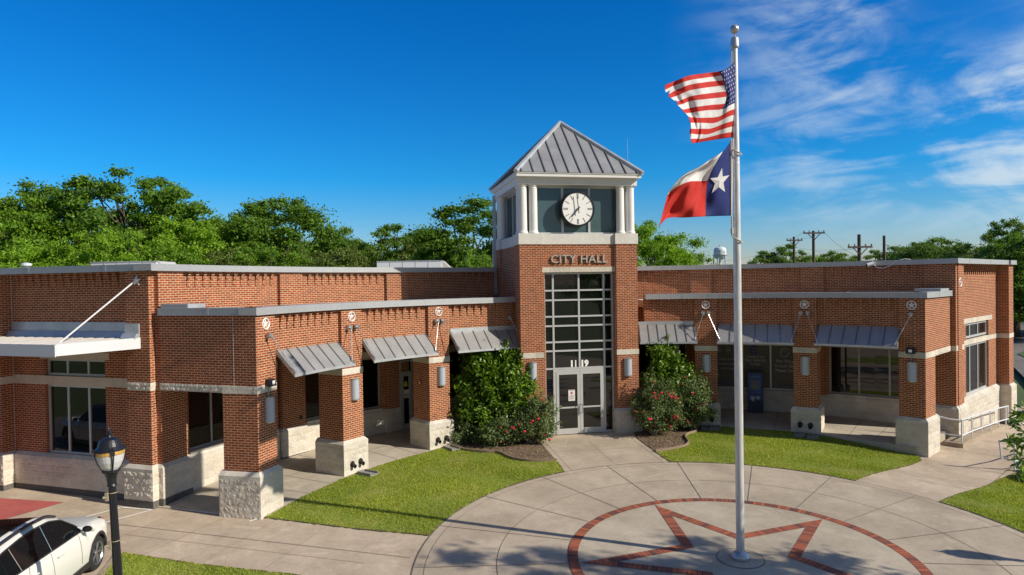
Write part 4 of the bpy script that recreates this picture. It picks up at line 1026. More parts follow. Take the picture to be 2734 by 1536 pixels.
# ================================================================ KIOSK AND WINDOW LETTERING
MT['kiosk_blue'] = plain('kiosk_blue', (.012, .07, .36), .35); MT['kiosk_dark'] = plain('kiosk_dark', (.02, .035, .07), .4); MT['screen'] = plain('kiosk_screen', (.05, .09, .14), .12)
MT['film_text'] = plain('film_text', (.50, .49, .47), .5); MT['navy'] = plain('navy_film', (.008, .018, .22), .4)
K_ = arc(15.40); ks0, ks1 = K_.S(70.6), K_.S(68.2); kc = (ks0+ks1)/2; kz = .41
t = thing('payment_kiosk', tuple(K_(kc, 0, kz)), 'dark blue self service payment kiosk standing on the porch behind the flagpole', 'kiosk')
m_ = MB(); m_.box(K_, ks0, ks1, -.45, -.02, kz, 2.28, 0, 2); m_.box(K_, ks0+.03, ks1-.03, -.02, .02, kz+.02, .95, 0, 2); m_.build('cabinet', MT['kiosk_dark'], t)
m_ = MB(); m_.box(K_, ks0+.035, ks1-.035, -.02, .015, 1.02, 2.20, 0, 2); m_.box(K_, ks0+.03, ks1-.03, .0, .10, 1.30, 1.36, 0, 2); m_.build('front_panel', MT['kiosk_blue'], t)
m_ = MB(); m_.box(K_, kc-.19, kc+.19, .016, .024, 1.50, 1.92, 0, 2); m_.build('screen', MT['screen'], t)
m_ = MB(); m_.box(K_, kc-.2, kc-.02, .016, .03, 1.08, 1.22, 0, 2); m_.box(K_, kc+.03, kc+.20, .016, .03, 1.08, 1.22, 0, 2); m_.box(K_, kc-.14, kc-.08, .1, .13, 1.38, 1.42); m_.box(K_, kc+.10, kc+.16, .1, .13, 1.38, 1.42); m_.build('slots', MT['alu_dark'], t)
text('BILL PAYMENT KIOSK', .045, K_, kc, 2.06, .02, .002, MT['paper'], 'lettering', t); text('TOUCH TO BEGIN', .03, K_, kc, 1.95, .02, .002, MT['paper'], 'lettering', t) if False else None
def c_logo(F, s, z, r, e, mat, name, parent, smat=None):
    m_ = MB(); n = 26
    for k in range(n):
        a, b = R_(40+280*k/n), R_(40+280*(k+1)/n)
        q = [(s+r*math.cos(x), z+r*math.sin(x)) for x in (a, b)]; q2 = [(s+r*.68*math.cos(x), z+r*.68*math.sin(x)) for x in (b, a)]
        m_.face([F(x, e, y) for x, y in q+q2])
    pts = star_pts(s, z, r*.52, r*.21)
    m_.face([F(x, e, y) for x, y in pts]); return m_.build(name, mat, parent)
c_logo(K_, kc-.08, 1.06, .075, .034, MT['paper'], 'emblem', t)
def film(nm, pos, fn): fn(pos, nm)
GE = -.14-.07+.045
def wt(body, size, ang, z, mat, small=True, al='CENTER', nm='window_lettering', label=None):
    o = text(body, size, I_, IS(ang), z, GE, .002, MT[mat], nm, None, small, al, offset=.003)
    return o
lg = thing('window_lettering', tuple(I_(IS(69.6), GE, 2.6)), 'navy C and star emblem over pale words Self Service Kiosk on the window film', 'window lettering')
c_logo(I_, IS(69.5), 3.19, .20, GE+.004, MT['navy'], 'emblem', lg)
for b_, sz, z_ in (('Welcome To Our', .10, 2.84), ('Self Service', .185, 2.66), ('Kiosk', .185, 2.48)): text(b_, sz, I_, IS(69.4), z_, GE, .002, MT['film_text'], 'lettering', lg, True, offset=.003)
lg = thing('window_lettering', tuple(I_(IS(65.2), GE, 2.6)), 'pale words Pay Your Utility Bill Permit Fees under a ring on the film', 'window lettering')
for b_, sz, z_ in (('Pay Your', .19, 2.64), ('Utility Bill', .19, 2.43), ('Permit Fees', .19, 2.22)): text(b_, sz, I_, IS(64.9), z_, GE, .002, MT['film_text'], 'lettering', lg, True, offset=.003)
m_ = MB(); m_.lathe([(.20, 0), (.20, .004), (.175, .004), (.175, 0)], I_(IS(65.0), GE, 3.10), 30, 0, (I_(IS(65)+.1, 0, 0)-I_(IS(65), 0, 0)).normalized(), (0, 0, 1), (I_(IS(65), .1, 0)-I_(IS(65), 0, 0)).normalized(), a0=.7, a1=6.5); m_.build('ring', MT['film_text'], lg)
text('24', .13, I_, IS(65.2), 3.10, GE, .002, MT['film_text'], 'lettering', lg); text('7', .13, I_, IS(64.7), 2.98, GE, .002, MT['film_text'], 'lettering', lg)
text('903-886-1100', .115, I_, IS(64.9), 1.60, GE, .002, MT['navy'], 'phone_number', lg)
lg = thing('window_lettering', tuple(I_(IS(73.5), GE, 2.6)), 'pale words Utility Account Number Required For Payment on the left window film', 'window lettering')
for b_, sz, z_ in (('Utility Account', .12, 2.70), ('Number Required', .12, 2.49), ('For Payment', .12, 2.28)): text(b_, sz, I_, IS(73.4), z_, GE, .002, MT['film_text'], 'lettering', lg, True, offset=.002)
for da_ in (-1.5, 0, 1.5):
    aa = 73.5-da_; m_ = MB(); m_.lathe([(.115, 0), (.115, .004), (.10, .004), (.10, 0)], I_(IS(aa), GE, 3.17), 24, 0, (I_(IS(aa)+.1, 0, 0)-I_(IS(aa), 0, 0)).normalized(), (0, 0, 1), (I_(IS(aa), .1, 0)-I_(IS(aa), 0, 0)).normalized())
    m_.box(I_, IS(aa)-.035, IS(aa)+.035, GE, GE+.004, 3.12, 3.19); m_.build('icon', MT['film_text'], lg)
text('www.commercetx.org', .115, I_, IS(73.4), 1.60, GE, .002, MT['navy'], 'web_address', lg)
# small wall fittings
def fitting(F, s, e, z, ws_, h_, d_, mat, nm, label, cat, extra=None):
    m_ = MB(); m_.box(F, s-ws_, s+ws_, e, e+d_, z-h_, z+h_, 0, 2, top=(s-ws_*.92, s+ws_*.92, e, e+d_*.9)); m_.box(F, s-ws_*.7, s+ws_*.7, e+d_*.9, e+d_*1.15, z-h_*.6, z+h_*.6, 1 if extra else 0, 2)
    o = m_.build(nm, [MT[mat]]+([MT[extra]] if extra else []), origin=tuple(F(s, e, z))); tag(o, label, cat)
LFT = radial(131.7, 1)
fitting(LFT, R0+.55, 0, 2.72, .05, .07, .06, 'red', 'fire_alarm', 'small red fire alarm strobe on the shaded pillar side by the side door', 'fire alarm', 'paper')
fitting(P, PS(129.2), 0, 2.18, .04, .03, .004, 'bluetape', 'tape_scrap', 'scrap of blue tape on the brick pillar beside the holly bush', 'tape')
fitting(radial(75.8, -1), R0+.6, 0, 2.42, .04, .08, .05, 'red', 'fire_alarm', 'small red alarm box behind the pillar next to the flagpole', 'fire alarm', 'paper')
fitting(Q, QS(145.0), 0, 1.62, .05, .07, .04, 'bronze', 'socket_box', 'small dark socket box on brick left of the porch window', 'socket box')
fitting(WF, -.9, PE+.10, .80, .04, .07, .03, 'alu_dark', 'socket_box', 'grey socket box on the stone base of the west corner pier', 'socket box')
# security camera on the east coping
sa = QS(52.2); t = thing('security_camera', tuple(Q(sa, .2, 6.97)), 'small white security camera hanging from the coping right of the utility poles', 'camera')
m_ = MB(); m_.tube(Q(sa, .22, 6.98), Q(sa-.22, .34, 6.90), .07, .075, 12); m_.build('body', MT['starwhite'], t)
m_ = MB(); m_.tube(Q(sa-.221, .341, 6.90), Q(sa-.245, .352, 6.895), .055, .05, 12); m_.build('lens', MT['black'], t)
m_ = MB(); m_.path([Q(sa, .22, 6.95), Q(sa+.10, .2, 6.80), Q(sa+.35, .16, 6.76), Q(sa+.62, .14, 6.86), Q(sa+.8, .12, 7.04), Q(sa+1.1, .0, 7.12), Q(sa+1.3, -.1, 7.09)], .012, 7); m_.build('cable', MT['starwhite'], t)
#PART3
# ================================================================ FLAGPOLE
fp = thing('flagpole', (0, 0, 0), 'tall silver flagpole with ball finial standing in the middle of the star inlay', 'flagpole')
m_ = MB(); zz = [0, 2, 4, 5.4, 5.42, 7, 9.0, 9.02, 11.75]; rr = [.093, .092, .091, .089, .087, .085, .079, .077, .060]
m_.lathe([(r, z) for r, z in zip(rr, zz)], (0, 0, .02), 24)
def pole_mat():
    m, nt, b = newmat('pole_aluminium'); ob = coords(nt); mp = nt.nodes.new("ShaderNodeMapping"); mp.inputs['Scale'].default_value = (6, 6, .7); nt.links.new(ob, mp.inputs[0])
    c = ramp(nt, noise(nt, mp.outputs[0], 2.5, 6, .65), [(.3, (.50, .50, .50)), (.6, (.74, .74, .73))])
    nt.links.new(c, b.inputs['Base Color']); b.inputs['Roughness'].default_value = .38; b.inputs['Metallic'].default_value = .35; return m
MT['pole'] = pole_mat(); m_.build('shaft', MT['pole'], fp)
m_ = MB(); m_.lathe([(.0, 0), (.205, 0), (.205, .05), (.19, .085), (.155, .13), (.11, .165), (.095, .175)], (0, 0, .03), 32); m_.build('base_collar', MT['galv'], fp)
m_ = MB(); m_.lathe([(.0, 11.62), (.085, 11.62), (.095, 11.66), (.085, 11.84), (.07, 11.86), (0, 11.86)], (0, 0, 0), 20); m_.tube((0, 0, 11.86), (0, 0, 12.0), .014); m_.build('truck', MT['galv'], fp)
m_ = MB(); m_.lathe([(0.001 if i in (0, 12) else .10*math.sin(math.pi*i/12), 12.05-.10*math.cos(math.pi*i/12)) for i in range(13)], (0, 0, 0), 24); m_.build('ball_finial', MT['galv'], fp)
m_ = MB(); m_.path([(-.085, -.03, 11.62), (-.09, -.05, 11.2)], .009, 6); m_.path([(-.13, -.07, 9.56), (-.14, -.08, 9.45), (-.15, -.08, 7.85)], .014, 6)
for k in range(7): m_.lathe([(.0, -.035), (.022, -.02), (.022, .02), (0, .035)], (-.135, -.075, 7.80-.065*k), 8)
m_.tube((-.135, -.075, 7.56), (-.135, -.075, 7.44), .032, n=10)
for z_ in (9.28, 7.30):
    m_.path([(-.12, -.06, z_+.06), (-.06, -.12, z_+.01), (.04, -.12, z_-.04), (.105, -.06, z_-.07)], .02, 6)
MT['rope'] = plain('rope', (.55, .50, .42), .8); m_.build('halyard', MT['rope'], fp)

# ================================================================ FLAGS
def at(u, v, Y):
    """pixel of the 2734x1536 photograph -> point at depth Y (metres north of the pole)"""
    d = Fv+Rr*((u-1367)/1804.8)-Ur*((v-768-13.9)/1804.8)
    return CAM+d*((Y-CAM.y)/d.y)
def cloth(name, col, rough=.75):
    m, nt, b = newmat(name); f = noise(nt, coords(nt), 9, 5)
    c = ramp(nt, f, [(.3, tuple(x*.9 for x in col)), (.7, tuple(min(1, x*1.07) for x in col))]); nt.links.new(c, b.inputs['Base Color']); b.inputs['Roughness'].default_value = rough
    b.inputs['Specular IOR Level'].default_value = .2
    tr = nt.nodes.new("ShaderNodeBsdfTranslucent"); nt.links.new(c, tr.inputs[0]); mx = nt.nodes.new("ShaderNodeMixShader"); mx.inputs[0].default_value = .22
    nt.links.new(b.outputs[0], mx.inputs[1]); nt.links.new(tr.outputs[0], mx.inputs[2]); nt.links.new(mx.outputs[0], nt.nodes['Material Output'].inputs[0]); return m
MT['f_red'] = cloth('flag_red', (.62, .045, .035)); MT['f_white'] = cloth('flag_white', (.80, .79, .78)); MT['f_blue'] = cloth('flag_blue', (.035, .05, .20))
def lerp_tab(tab, keys, x):
    for k in range(len(keys)-1):
        if x <= keys[k+1] or k == len(keys)-2:
            t = (x-keys[k])/(keys[k+1]-keys[k]); P_ = [tab[max(k-1, 0)], tab[k], tab[k+1], tab[min(k+2, len(tab)-1)]]
            return tuple(.5*(2*P_[1][c]+(-P_[0][c]+P_[2][c])*t+(2*P_[0][c]-5*P_[1][c]+4*P_[2][c]-P_[3][c])*t*t+(-P_[0][c]+3*P_[1][c]-3*P_[2][c]+P_[3][c])*t**3) for c in (0, 1))
us_cols = {0: [(640, 78)]+[(645, 122), (648, 166), (650, 210), (651, 254), (651, 298), (651, 342), (650, 388), (649, 435), (648, 480), (646, 525), (643, 568), (640, 612), (636, 655)],
 .2: [(585, 122), (592, 158), (598, 196), (604, 236), (609, 278), (613, 320), (613, 368), (606, 408), (600, 452), (590, 498), (575, 545), (560, 590), (548, 628), (535, 668)],
 .4: [(520, 147), (540, 178), (552, 215), (562, 255), (574, 300), (578, 342), (567, 395), (541, 440), (514, 497), (490, 545), (462, 587), (440, 632), (415, 662), (388, 692)],
 .55: [(410, 162), (425, 195), (435, 228), (442, 270), (450, 316), (455, 358), (445, 408), (428, 448), (412, 505), (400, 545), (392, 590), (382, 633), (372, 668), (360, 697)],
 .72: [(285, 181), (292, 216), (296, 250), (300, 293), (306, 338), (312, 374), (320, 425), (332, 462), (345, 505), (350, 545), (352, 592), (350, 634), (348, 668), (342, 700)],
 .88: [(175, 224), (180, 255), (190, 292), (205, 332), (222, 372), (235, 400), (255, 440), (272, 470), (295, 500), (318, 545), (322, 590), (322, 630), (320, 667), (328, 700)],
 1.0: [(104, 252), (104, 290), (118, 330), (148, 352), (182, 380), (203, 408), (226, 436), (252, 460), (276, 486), (294, 540), (296, 590), (292, 628), (298, 668), (312, 704)]}
tx_cols = {0: [(625, 668), (618, 965), (612, 1262)], .17: [(590, 716), (530, 985), (512, 1264)], .34: [(547, 768), (430, 993), (412, 1268)],
 .5: [(470, 815), (372, 995), (335, 1272)], .68: [(370, 880), (285, 1000), (240, 1277)], .85: [(232, 958), (186, 1046), (125, 1279)], 1.0: [(132, 1083), (122, 1102), (58, 1345)]}
def flag_fn(cols, depth):
    ks = sorted(cols)
    def fn(u, v):
        row = []
        for k in ks:
            c = cols[k]; n = len(c)-1; x = v*n; row.append(lerp_tab(c, list(range(n+1)), x))
        x, y = lerp_tab(row, ks, u)
        return at(1740+x/2.893, 140+y/2.893, depth(u, v))
    return fn
def build_flag(name, fn, nu, nv, matf, label, cat, ragged=0):
    V = [[fn(i/nu, j/nv) for j in range(nv+1)] for i in range(nu+1)]
    m_ = MB(); rnd = random.Random(4); end = [nu-int(rnd.random()**2*ragged) for _ in range(nv)]
    for i in range(nu):
        for j_ in range(nv):
            if i >= end[j_]: continue
            m_.face([V[i][j_], V[i+1][j_], V[i+1][j_+1], V[i][j_+1]], None, matf((i+.5)/nu, (j_+.5)/nv), True)
    o = m_.build(name, [MT['f_red'], MT['f_white'], MT['f_blue']], origin=tuple(V[0][0]), merge=True); tag(o, label, cat)
    so = o.modifiers.new('cloth_thickness', 'SOLIDIFY'); so.thickness = .004
    return o
def dep_us(u, v): return -.05-.85*u+.075*math.sin(u*15+v*3.5)*min(1, u*4)+.035*math.sin(u*31-v*7)*u+.015*math.sin(u*52+v*16)*u+.10*math.sin(max(0, (u-.2))*5+v*2)*v
def dep_tx(u, v): return -.05-.80*u+.085*math.sin(u*12+v*5)*min(1, u*3)+.045*math.sin(u*27-v*11+1)*min(1, u*2)+.02*math.sin(v*22+u*9)*u-.22*math.exp(-((v-.12)/.10)**2)*min(1, max(0, u-.25)*4)
fu = flag_fn(us_cols, dep_us); ft = flag_fn(tx_cols, dep_tx)
us = build_flag('striped_flag', fu, 72, 52, lambda u, v: 2 if (u < .4 and v < 7/13) else (0 if int(v*13) % 2 == 0 else 1), 'frayed United States flag flying near the top of the flagpole', 'flag', 5)
def star_on(fn, mb, u, v, ru, rv, k, tilt=0):
    c = fn(u, v); pts = []
    for i in range(10):
        r = 1 if i % 2 == 0 else .42; a = R_(90+36*i+tilt); q = fn(min(1, max(0, u-r*ru*math.cos(a))), min(1, max(0, v-r*rv*math.sin(a)))); pts.append(q)
    dirc = (CAM-c).normalized()*k
    for i in range(10): mb.face([pts[i]+dirc, pts[(i+1) % 10]+dirc, c+dirc*1.2])
m_ = MB()
for row in range(9):
    for cc in range(6 if row % 2 == 0 else 5):
        star_on(fu, m_, .4*(.08+.168*cc+(.084 if row % 2 else 0)), (7/13)*(.07+.1075*row), .014, .019, .012)
m_.build('stars', MT['f_white'], us)
us.children[0].parent = us
txf = build_flag('lone_star_flag', ft, 60, 40, lambda u, v: 2 if u < .34 else (1 if v < .5 else 0), 'Texas flag with one white star flying below the striped flag', 'flag')
m_ = MB(); star_on(ft, m_, .178, .52, .135, .175, .014); m_.build('star', MT['f_white'], txf)
m_ = MB(); V = [ft(0, k/10) for k in range(11)]
for a, b_ in zip(V, V[1:]): m_.tube(a, b_, .022, n=6)
m_.build('heading', MT['f_white'], txf)

# ================================================================ STREET LAMPS
MT['gold'] = plain('gold_band', (.62, .36, .10), .45, .3); MT['lens'] = plain('lamp_glass', (.56, .56, .58), .25); MT['tan'] = plain('tan_bracket', (.42, .36, .26), .5, .3)
def street_lamp(loc, label, tilt=0.0, rim=4.38):
    dz = rim-4.38; Z = lambda z: z if z < 1 else z+dz
    t = thing('street_lamp', loc, label, 'street lamp', 'black post lamps round the plaza')
    x, y, z0 = loc; S_ = 4.60/4.60
    def Lp(prof, name, mat, par=None, n=24, c=None):
        m_ = MB(); m_.lathe([(r, Z(z)) for r, z in prof], (x, y, z0), n); return m_.build(name, mat, par or t)
    m_ = MB()   # fluted shaft
    n = 32
    for (r0, z_0), (r1, z_1) in zip([(.16, .3), (.10, .55), (.085, .6), (.060, 3.78)], [(.10, .55), (.085, .6), (.060, 3.78), (.060, 3.80)]):
        for i in range(n):
            f0 = 1-.12*(i % 2); f1 = 1-.12*((i+1) % 2); a, b_ = 2*math.pi*i/n, 2*math.pi*(i+1)/n
            m_.face([(x+r0*f0*math.cos(a), y+r0*f0*math.sin(a), z0+Z(z_0)), (x+r0*f1*math.cos(b_), y+r0*f1*math.sin(b_), z0+Z(z_0)), (x+r1*f1*math.cos(b_), y+r1*f1*math.sin(b_), z0+Z(z_1)), (x+r1*f0*math.cos(a), y+r1*f0*math.sin(a), z0+Z(z_1))])
    m_.build('post', MT['black'], t)
    Lp([(0, 0), (.24, 0), (.24, .10), (.20, .16), (.18, .30), (.16, .32)], 'base', MT['black'])
    Lp([(.06, 3.78), (.085, 3.80), (.072, 3.84), (.085, 3.95), (.12, 4.04), (.15, 4.06), (.15, 4.09), (.12, 4.10)], 'collar', MT['black'])
    Lp([(.115, 4.09), (.16, 4.15), (.205, 4.25), (.228, 4.35), (.232, 4.38)], 'globe', MT['lens'])
    Lp([(.236, 4.375), (.240, 4.40), (.240, 4.435), (.236, 4.45)], 'gold_band', MT['gold'])
    Lp([(.247, 4.445), (.247, 4.47), (.20, 4.53), (.18, 4.60), (.155, 4.645), (.09, 4.68), (.05, 4.69), (.035, 4.72), (.05, 4.74), (.03, 4.76), (.04, 4.78), (.022, 4.80), (.028, 4.82), (.012, 4.85), (0, 4.88)], 'cap', MT['black'])
    m_ = MB()
    for k in range(4):
        a = R_(40+90*k); c_, s_ = math.cos(a), math.sin(a); q = [(.13, 4.08), (.17, 4.14), (.218, 4.25), (.243, 4.36), (.25, 4.47)]
        for d in (-.022, .022):
            pts = [(x+r*c_-s_*d*(i/4), y+r*s_+c_*d*(i/4), z0+Z(z_)) for i, (r, z_) in enumerate(q)]; m_.path(pts, .008, 5)
        m_.box(lambda s, e, z: Vector((x+(.245+e)*c_-s*s_, y+(.245+e)*s_+s*c_, z0+Z(z))), -.035, .035, 0, .014, 4.38, 4.50)
        m_.tube((x+.245*c_, y+.245*s_, z0+Z(4.47)), (x+.275*c_, y+.275*s_, z0+Z(4.51)), .012, n=6)
    m_.build('lamp_cage', MT['black'], t)
    for z_ in (3.62+dz, 2.74+dz):
        m_ = MB()
        m_.box(lambda s, e, z: Vector((x-.10+s, y-.055-e, z0+z)), .01, .06, 0, .04, z_-.075, z_+.075); m_.tube((x-.07, y-.08, z0+z_-.01), (x-.12, y-.10, z0+z_-.01), .026, n=10); m_.lathe([(.078, z_+.05), (.078, z_+.065)], (x, y, z0), 16); m_.build('banner_bracket', MT['tan'], t)
    t.rotation_euler = (0, tilt, 0)
    return t
q = at(294, 1212, -3.1); zb_ = hz(q.x, -3.1); rim_ = q.z-zb_
street_lamp((q.x+rim_*math.sin(R_(2.2)), -3.1, zb_), 'black street lamp with a frosted acorn globe and gold band beside the white car', R_(-2.2), rim_)
street_lamp((10.65, -2.0, -.3), 'black street lamp outside the frame to the right of the plaza', 0, 3.9)

# ================================================================ CAR
MT['carwhite'] = plain('pearl_white_paint', (.74, .73, .68), .18); MT['carwhite'].node_tree.nodes['Principled BSDF'].inputs['Coat Weight'].default_value = .6
MT['tyre'] = plain('tyre_rubber', (.02, .02, .02), .75); MT['trim'] = plain('black_trim', (.025, .022, .025), .5); MT['carglass'] = plain('tinted_car_glass', (.006, .008, .010), .05, 0, 0, 1, .22); MT['rail'] = plain('roof_rail', (.05, .045, .065), .3, .4)
MT['rim'] = plain('alloy_rim', (.42, .42, .44), .28, .85); MT['amber'] = plain('amber_lens', (.7, .16, .03), .2); MT['chrome'] = plain('chrome', (.7, .7, .72), .12, 1.0); MT['wsglass'] = plain('windscreen_glass', (.02, .035, .035), .04)
def make_car(loc, heading, label, S_=1.03):
    t = thing('parked_car', loc, label, 'car', None, R_(heading))
    zr_ = lambda x: float(np.interp(-x, [0, .06, .15, .35, .7, 1.0, 1.4, 1.5, 1.75, 2.1, 2.5, 3.0, 3.5, 4.1, 4.6, 4.8, 4.93], [.80, .86, .92, .99, 1.05, 1.085, 1.12, 1.15, 1.36, 1.59, 1.70, 1.735, 1.73, 1.69, 1.58, 1.35, 1.05]))
    wd = lambda x: float(np.interp(-x, [0, .06, .15, .3, .5, .9, 1.2, 2, 3.6, 4.2, 4.6, 4.85, 4.93], [.50, .64, .76, .85, .91, .955, .965, .955, .96, .965, .93, .84, .74]))
    bl = lambda x: float(np.interp(-x, [0, 1.2, 2.2, 3.6, 4.93], [1.02, 1.07, 1.10, 1.15, 1.20]))
    wr = lambda x: float(np.interp(-x, [0, 1.4, 2.1, 3, 4.2, 4.93], [.60, .72, .62, .62, .60, .58]))
    AX = (-.95, -3.80); RA = .41
    def sect(x):
        w_, z_, b_, r_ = wd(x), zr_(x), bl(x), wr(x); zb_ = float(np.interp(-x, [0, .1, .4, 4.5, 4.93], [.42, .32, .24, .26, .45]))
        za = zb_
        for ax in AX:
            dx = abs(x-ax)
            if dx < RA: za = max(za, .37+math.sqrt(RA*RA-dx*dx))
        top = max(za+.02, .80)
        P_ = [(w_-.05 if za == zb_ else w_-.015, za), (w_-.01, za+(top-za)*.35), (w_+.005, za+(top-za)*.7), (w_-.002, top+.04)]
        if z_ < b_+.06:
            zh = z_; P_ += [(w_-.05, min(b_-.10, zh-.06)), (w_-.12, zh-.025), (w_*.80, zh-.004), (w_*.62, zh+.008), (w_*.3, zh+.022), (0, zh+.028)]
        else:
            P_ += [(w_-.035, b_-.04), (w_-.075, b_), (max(r_+.07, (w_-.08)-(z_-.07-b_)*.36), z_-.085), (r_-.0, z_-.012), (r_*.5, z_+.008), (0, z_+.014)]
        return P_
    xs = sorted(set([round(v, 3) for v in list(np.arange(0, -4.93, -.055))+[-4.93, -.02, -.04]]), reverse=True); grid = [sect(x) for x in xs]
    def tow(x, y, z): return (x*S_, y*S_, z*S_)
    cats = {'body': [], 'glass': [], 'wind': []}
    for i in range(len(xs)-1):
        xm = (xs[i]+xs[i+1])/2; za, zb_ = zr_(xm), bl(xm)
        for k in range(9):
            c_ = 'body'
            if k == 5 and -4.45 < xm < -1.62 and za > zb_+.12: c_ = 'glass'
            if k in (6, 7, 8) and -2.12 < xm < -1.47: c_ = 'wind' if k > 6 else 'body'
            if k in (7, 8) and -4.88 < xm < -4.5: c_ = 'wind'
            for sg in (1, -1):
                a, b_, c2, d2 = grid[i][k], grid[i+1][k], grid[i+1][k+1], grid[i][k+1]
                q = [tow(xs[i], sg*a[0], a[1]), tow(xs[i+1], sg*b_[0], b_[1]), tow(xs[i+1], sg*c2[0], c2[1]), tow(xs[i], sg*d2[0], d2[1])]
                cats[c_].append((q if sg > 0 else q[::-1], sg))
    def bld(name, faces, mat, off=0, par=None, smooth=True):
        m_ = MB()
        for q, sg in faces: m_.face(q, None, 0, smooth)
        o = m_.build(name, mat, None, None, True); o.parent = par or t; return o
    body = bld('body', cats['body'], MT['carwhite'])
    m_ = MB()
    for i, x in ((0, xs[0]), (len(xs)-1, xs[-1])):
        pts = [tow(x, p[0], p[1]) for p in grid[i]]+[tow(x, -p[0], p[1]) for p in reversed(grid[i][:-1])]; m_.face(pts)
    o = m_.build('bumper', MT['carwhite']); o.parent = t
    bld('side_windows', cats['glass'], MT['carglass']); bld('windscreen', cats['wind'], MT['wsglass'])
    # window surround, pillars, roof rails, sunroof
    for sg in (1, -1):
        m_ = MB()
        for kk, (x0, x1) in ((5, (-1.66, -4.42)), (6, (-1.66, -4.42))):
            pv_ = None
            for x in np.arange(x0, x1, -.08):
                g_ = sect(float(x)); p = g_[kk]; q = tow(float(x), sg*(p[0]+.006), p[1]); 
                if pv_: m_.tube(pv_, q, .016, n=5, caps=False)
                pv_ = q
        m_.build('window_trim', MT['trim']).parent = t
        m_ = MB()
        for x, dx in ((-2.78, -.05), (-3.80, -.10)):
            g_ = sect(x); g2 = sect(x+dx*2); a = tow(x, sg*(g_[5][0]+.012), g_[5][1]); b_ = tow(x+dx, sg*(g2[6][0]+.014), g2[6][1]); m_.tube(a, b_, .011, n=5)
        m_.build('chrome_pillar_strip', MT['chrome']).parent = t
        m_ = MB(); pv_ = None
        for x in np.arange(-2.15, -4.5, -.08):
            x = float(x); g_ = sect(x); q = Vector(tow(x, sg*(g_[7][0]+.02), g_[7][1]+.035*min(1, (-x-2.1)*4)*min(1, (4.56+x)*5)))
            if pv_:
                for w2 in (.0, .018, -.018): m_.tube(pv_+Vector((0, w2, 0)), q+Vector((0, w2, 0)), .024, n=6, caps=False)
            pv_ = q
        m_.build('roof_rail', MT['rail']).parent = t
        m_ = MB()   # door seams and handles
        for x in (-1.72, -2.80, -3.72):
            g_ = sect(x); pts = [Vector(tow(x-.02*k if x > -3.7 else x+.05*k-.05, sg*(p[0]+.003), p[1])) for k, p in enumerate(g_[1:6])]; m_.path(pts, .004, 4)
        m_.build('door_seam', MT['trim']).parent = t
        for x in (-2.58, -3.52):
            m_ = MB(); w_ = wd(x); m_.tube(tow(x+.11, sg*(w_+.02), .955), tow(x-.11, sg*(w_+.02), .965), .020, .016, 8); m_.build('door_handle', MT['carwhite']).parent = t
        # mirror
        m_ = MB(); X0 = -1.62; w_ = wd(X0)
        m_.lathe([(.001, -.13), (.07, -.10), (.095, -.02), (.10, .06), (.085, .12), (.001, .14)], tow(X0, sg*(w_+.09), 1.16), 14, 0, (.62, 0, 0), (0, 0, .9), (0, sg, 0)); m_.tube(tow(X0, sg*(w_-.07), 1.06), tow(X0, sg*(w_+.02), 1.12), .03)
        mo = m_.build('wing_mirror', MT['carwhite']); mo.parent = t
        m_ = MB(); m_.lathe([(0, 0), (.095, 0), (.095, .012)], tow(X0-.068, sg*(w_+.095), 1.16), 14, 0, (0, 1.05, 0), (0, 0, .72), (-1, 0, 0)); m_.build('mirror_glass', MT['carglass']).parent = mo
        # headlight
        m_ = MB()
        for kx, (xa, xb) in enumerate(((-.10, -.50),)):
            n = 8
            for i in range(n):
                x0_, x1_ = xa+(xb-xa)*i/n, xa+(xb-xa)*(i+1)/n; g0, g1 = sect(x0_), sect(x1_)
                for k in (4, 5):
                    hh = lambda g_, k_: Vector((0, sg*(g_[k_][0]+.010), g_[k_][1]+.006))
                    q = [Vector((x0_, 0, 0))+hh(g0, k-0), Vector((x1_, 0, 0))+hh(g1, k-0), Vector((x1_, 0, 0))+hh(g1, k+1), Vector((x0_, 0, 0))+hh(g0, k+1)]
                    if k == 4 and i > 5: continue
                    m_.face([tow(*p) for p in (q if sg > 0 else q[::-1])], None, 1 if (i in (3, 4, 5) and k == 4) else 0, True)
        m_.build('headlight', [MT['trim'], MT['amber']]).parent = t
    m_ = MB(); n = 10
    for i in range(n):
        x0_, x1_ = -2.35-1.45*i/n, -2.35-1.45*(i+1)/n
        q = [tow(x0_, -.46, zr_(x0_)+.018), tow(x0_, .46, zr_(x0_)+.018), tow(x1_, .46, zr_(x1_)+.018), tow(x1_, -.46, zr_(x1_)+.018)]; m_.face(q, None, 0, True)
    m_.build('sunroof', MT['carglass']).parent = t
    # wheels
    for ax in AX:
        for sg in (1, -1):
            c_ = Vector(tow(ax, sg*.80, .37)); wv = Vector((0, sg, 0))
            wo = bpy.data.objects.new('wheel', None); COL.objects.link(wo); wo.parent = t; wo.empty_display_size = .2
            m_ = MB(); m_.lathe([(.25, -.13), (.345, -.13), (.375, -.10), (.382, 0), (.375, .10), (.345, .125), (.262, .135), (.25, .11)], c_, 36, 0, (1, 0, 0), (0, 0, 1), wv); m_.build('tyre', MT['tyre']).parent = wo
            m_ = MB(); m_.lathe([(.262, .13), (.255, .135), (.235, .11), (.23, -.1)], c_, 36, 0, (1, 0, 0), (0, 0, 1), wv); m_.lathe([(.0, .03), (.235, .03)], c_, 24, 1, (1, 0, 0), (0, 0, 1), wv)
            m_.lathe([(0, .105), (.045, .105), (.055, .08)], c_, 16, 0, (1, 0, 0), (0, 0, 1), wv)
            for k in range(5):
                for dd in (-.17, .17):
                    a = 2*math.pi*k/5; d_ = Vector((math.cos(a+dd), 0, math.sin(a+dd))); p0 = c_+wv*.085+Vector((math.cos(a), 0, math.sin(a)))*.035; p1 = c_+wv*.10+d_*.24; m_.tube(p0, p1, .017, .013, 6)
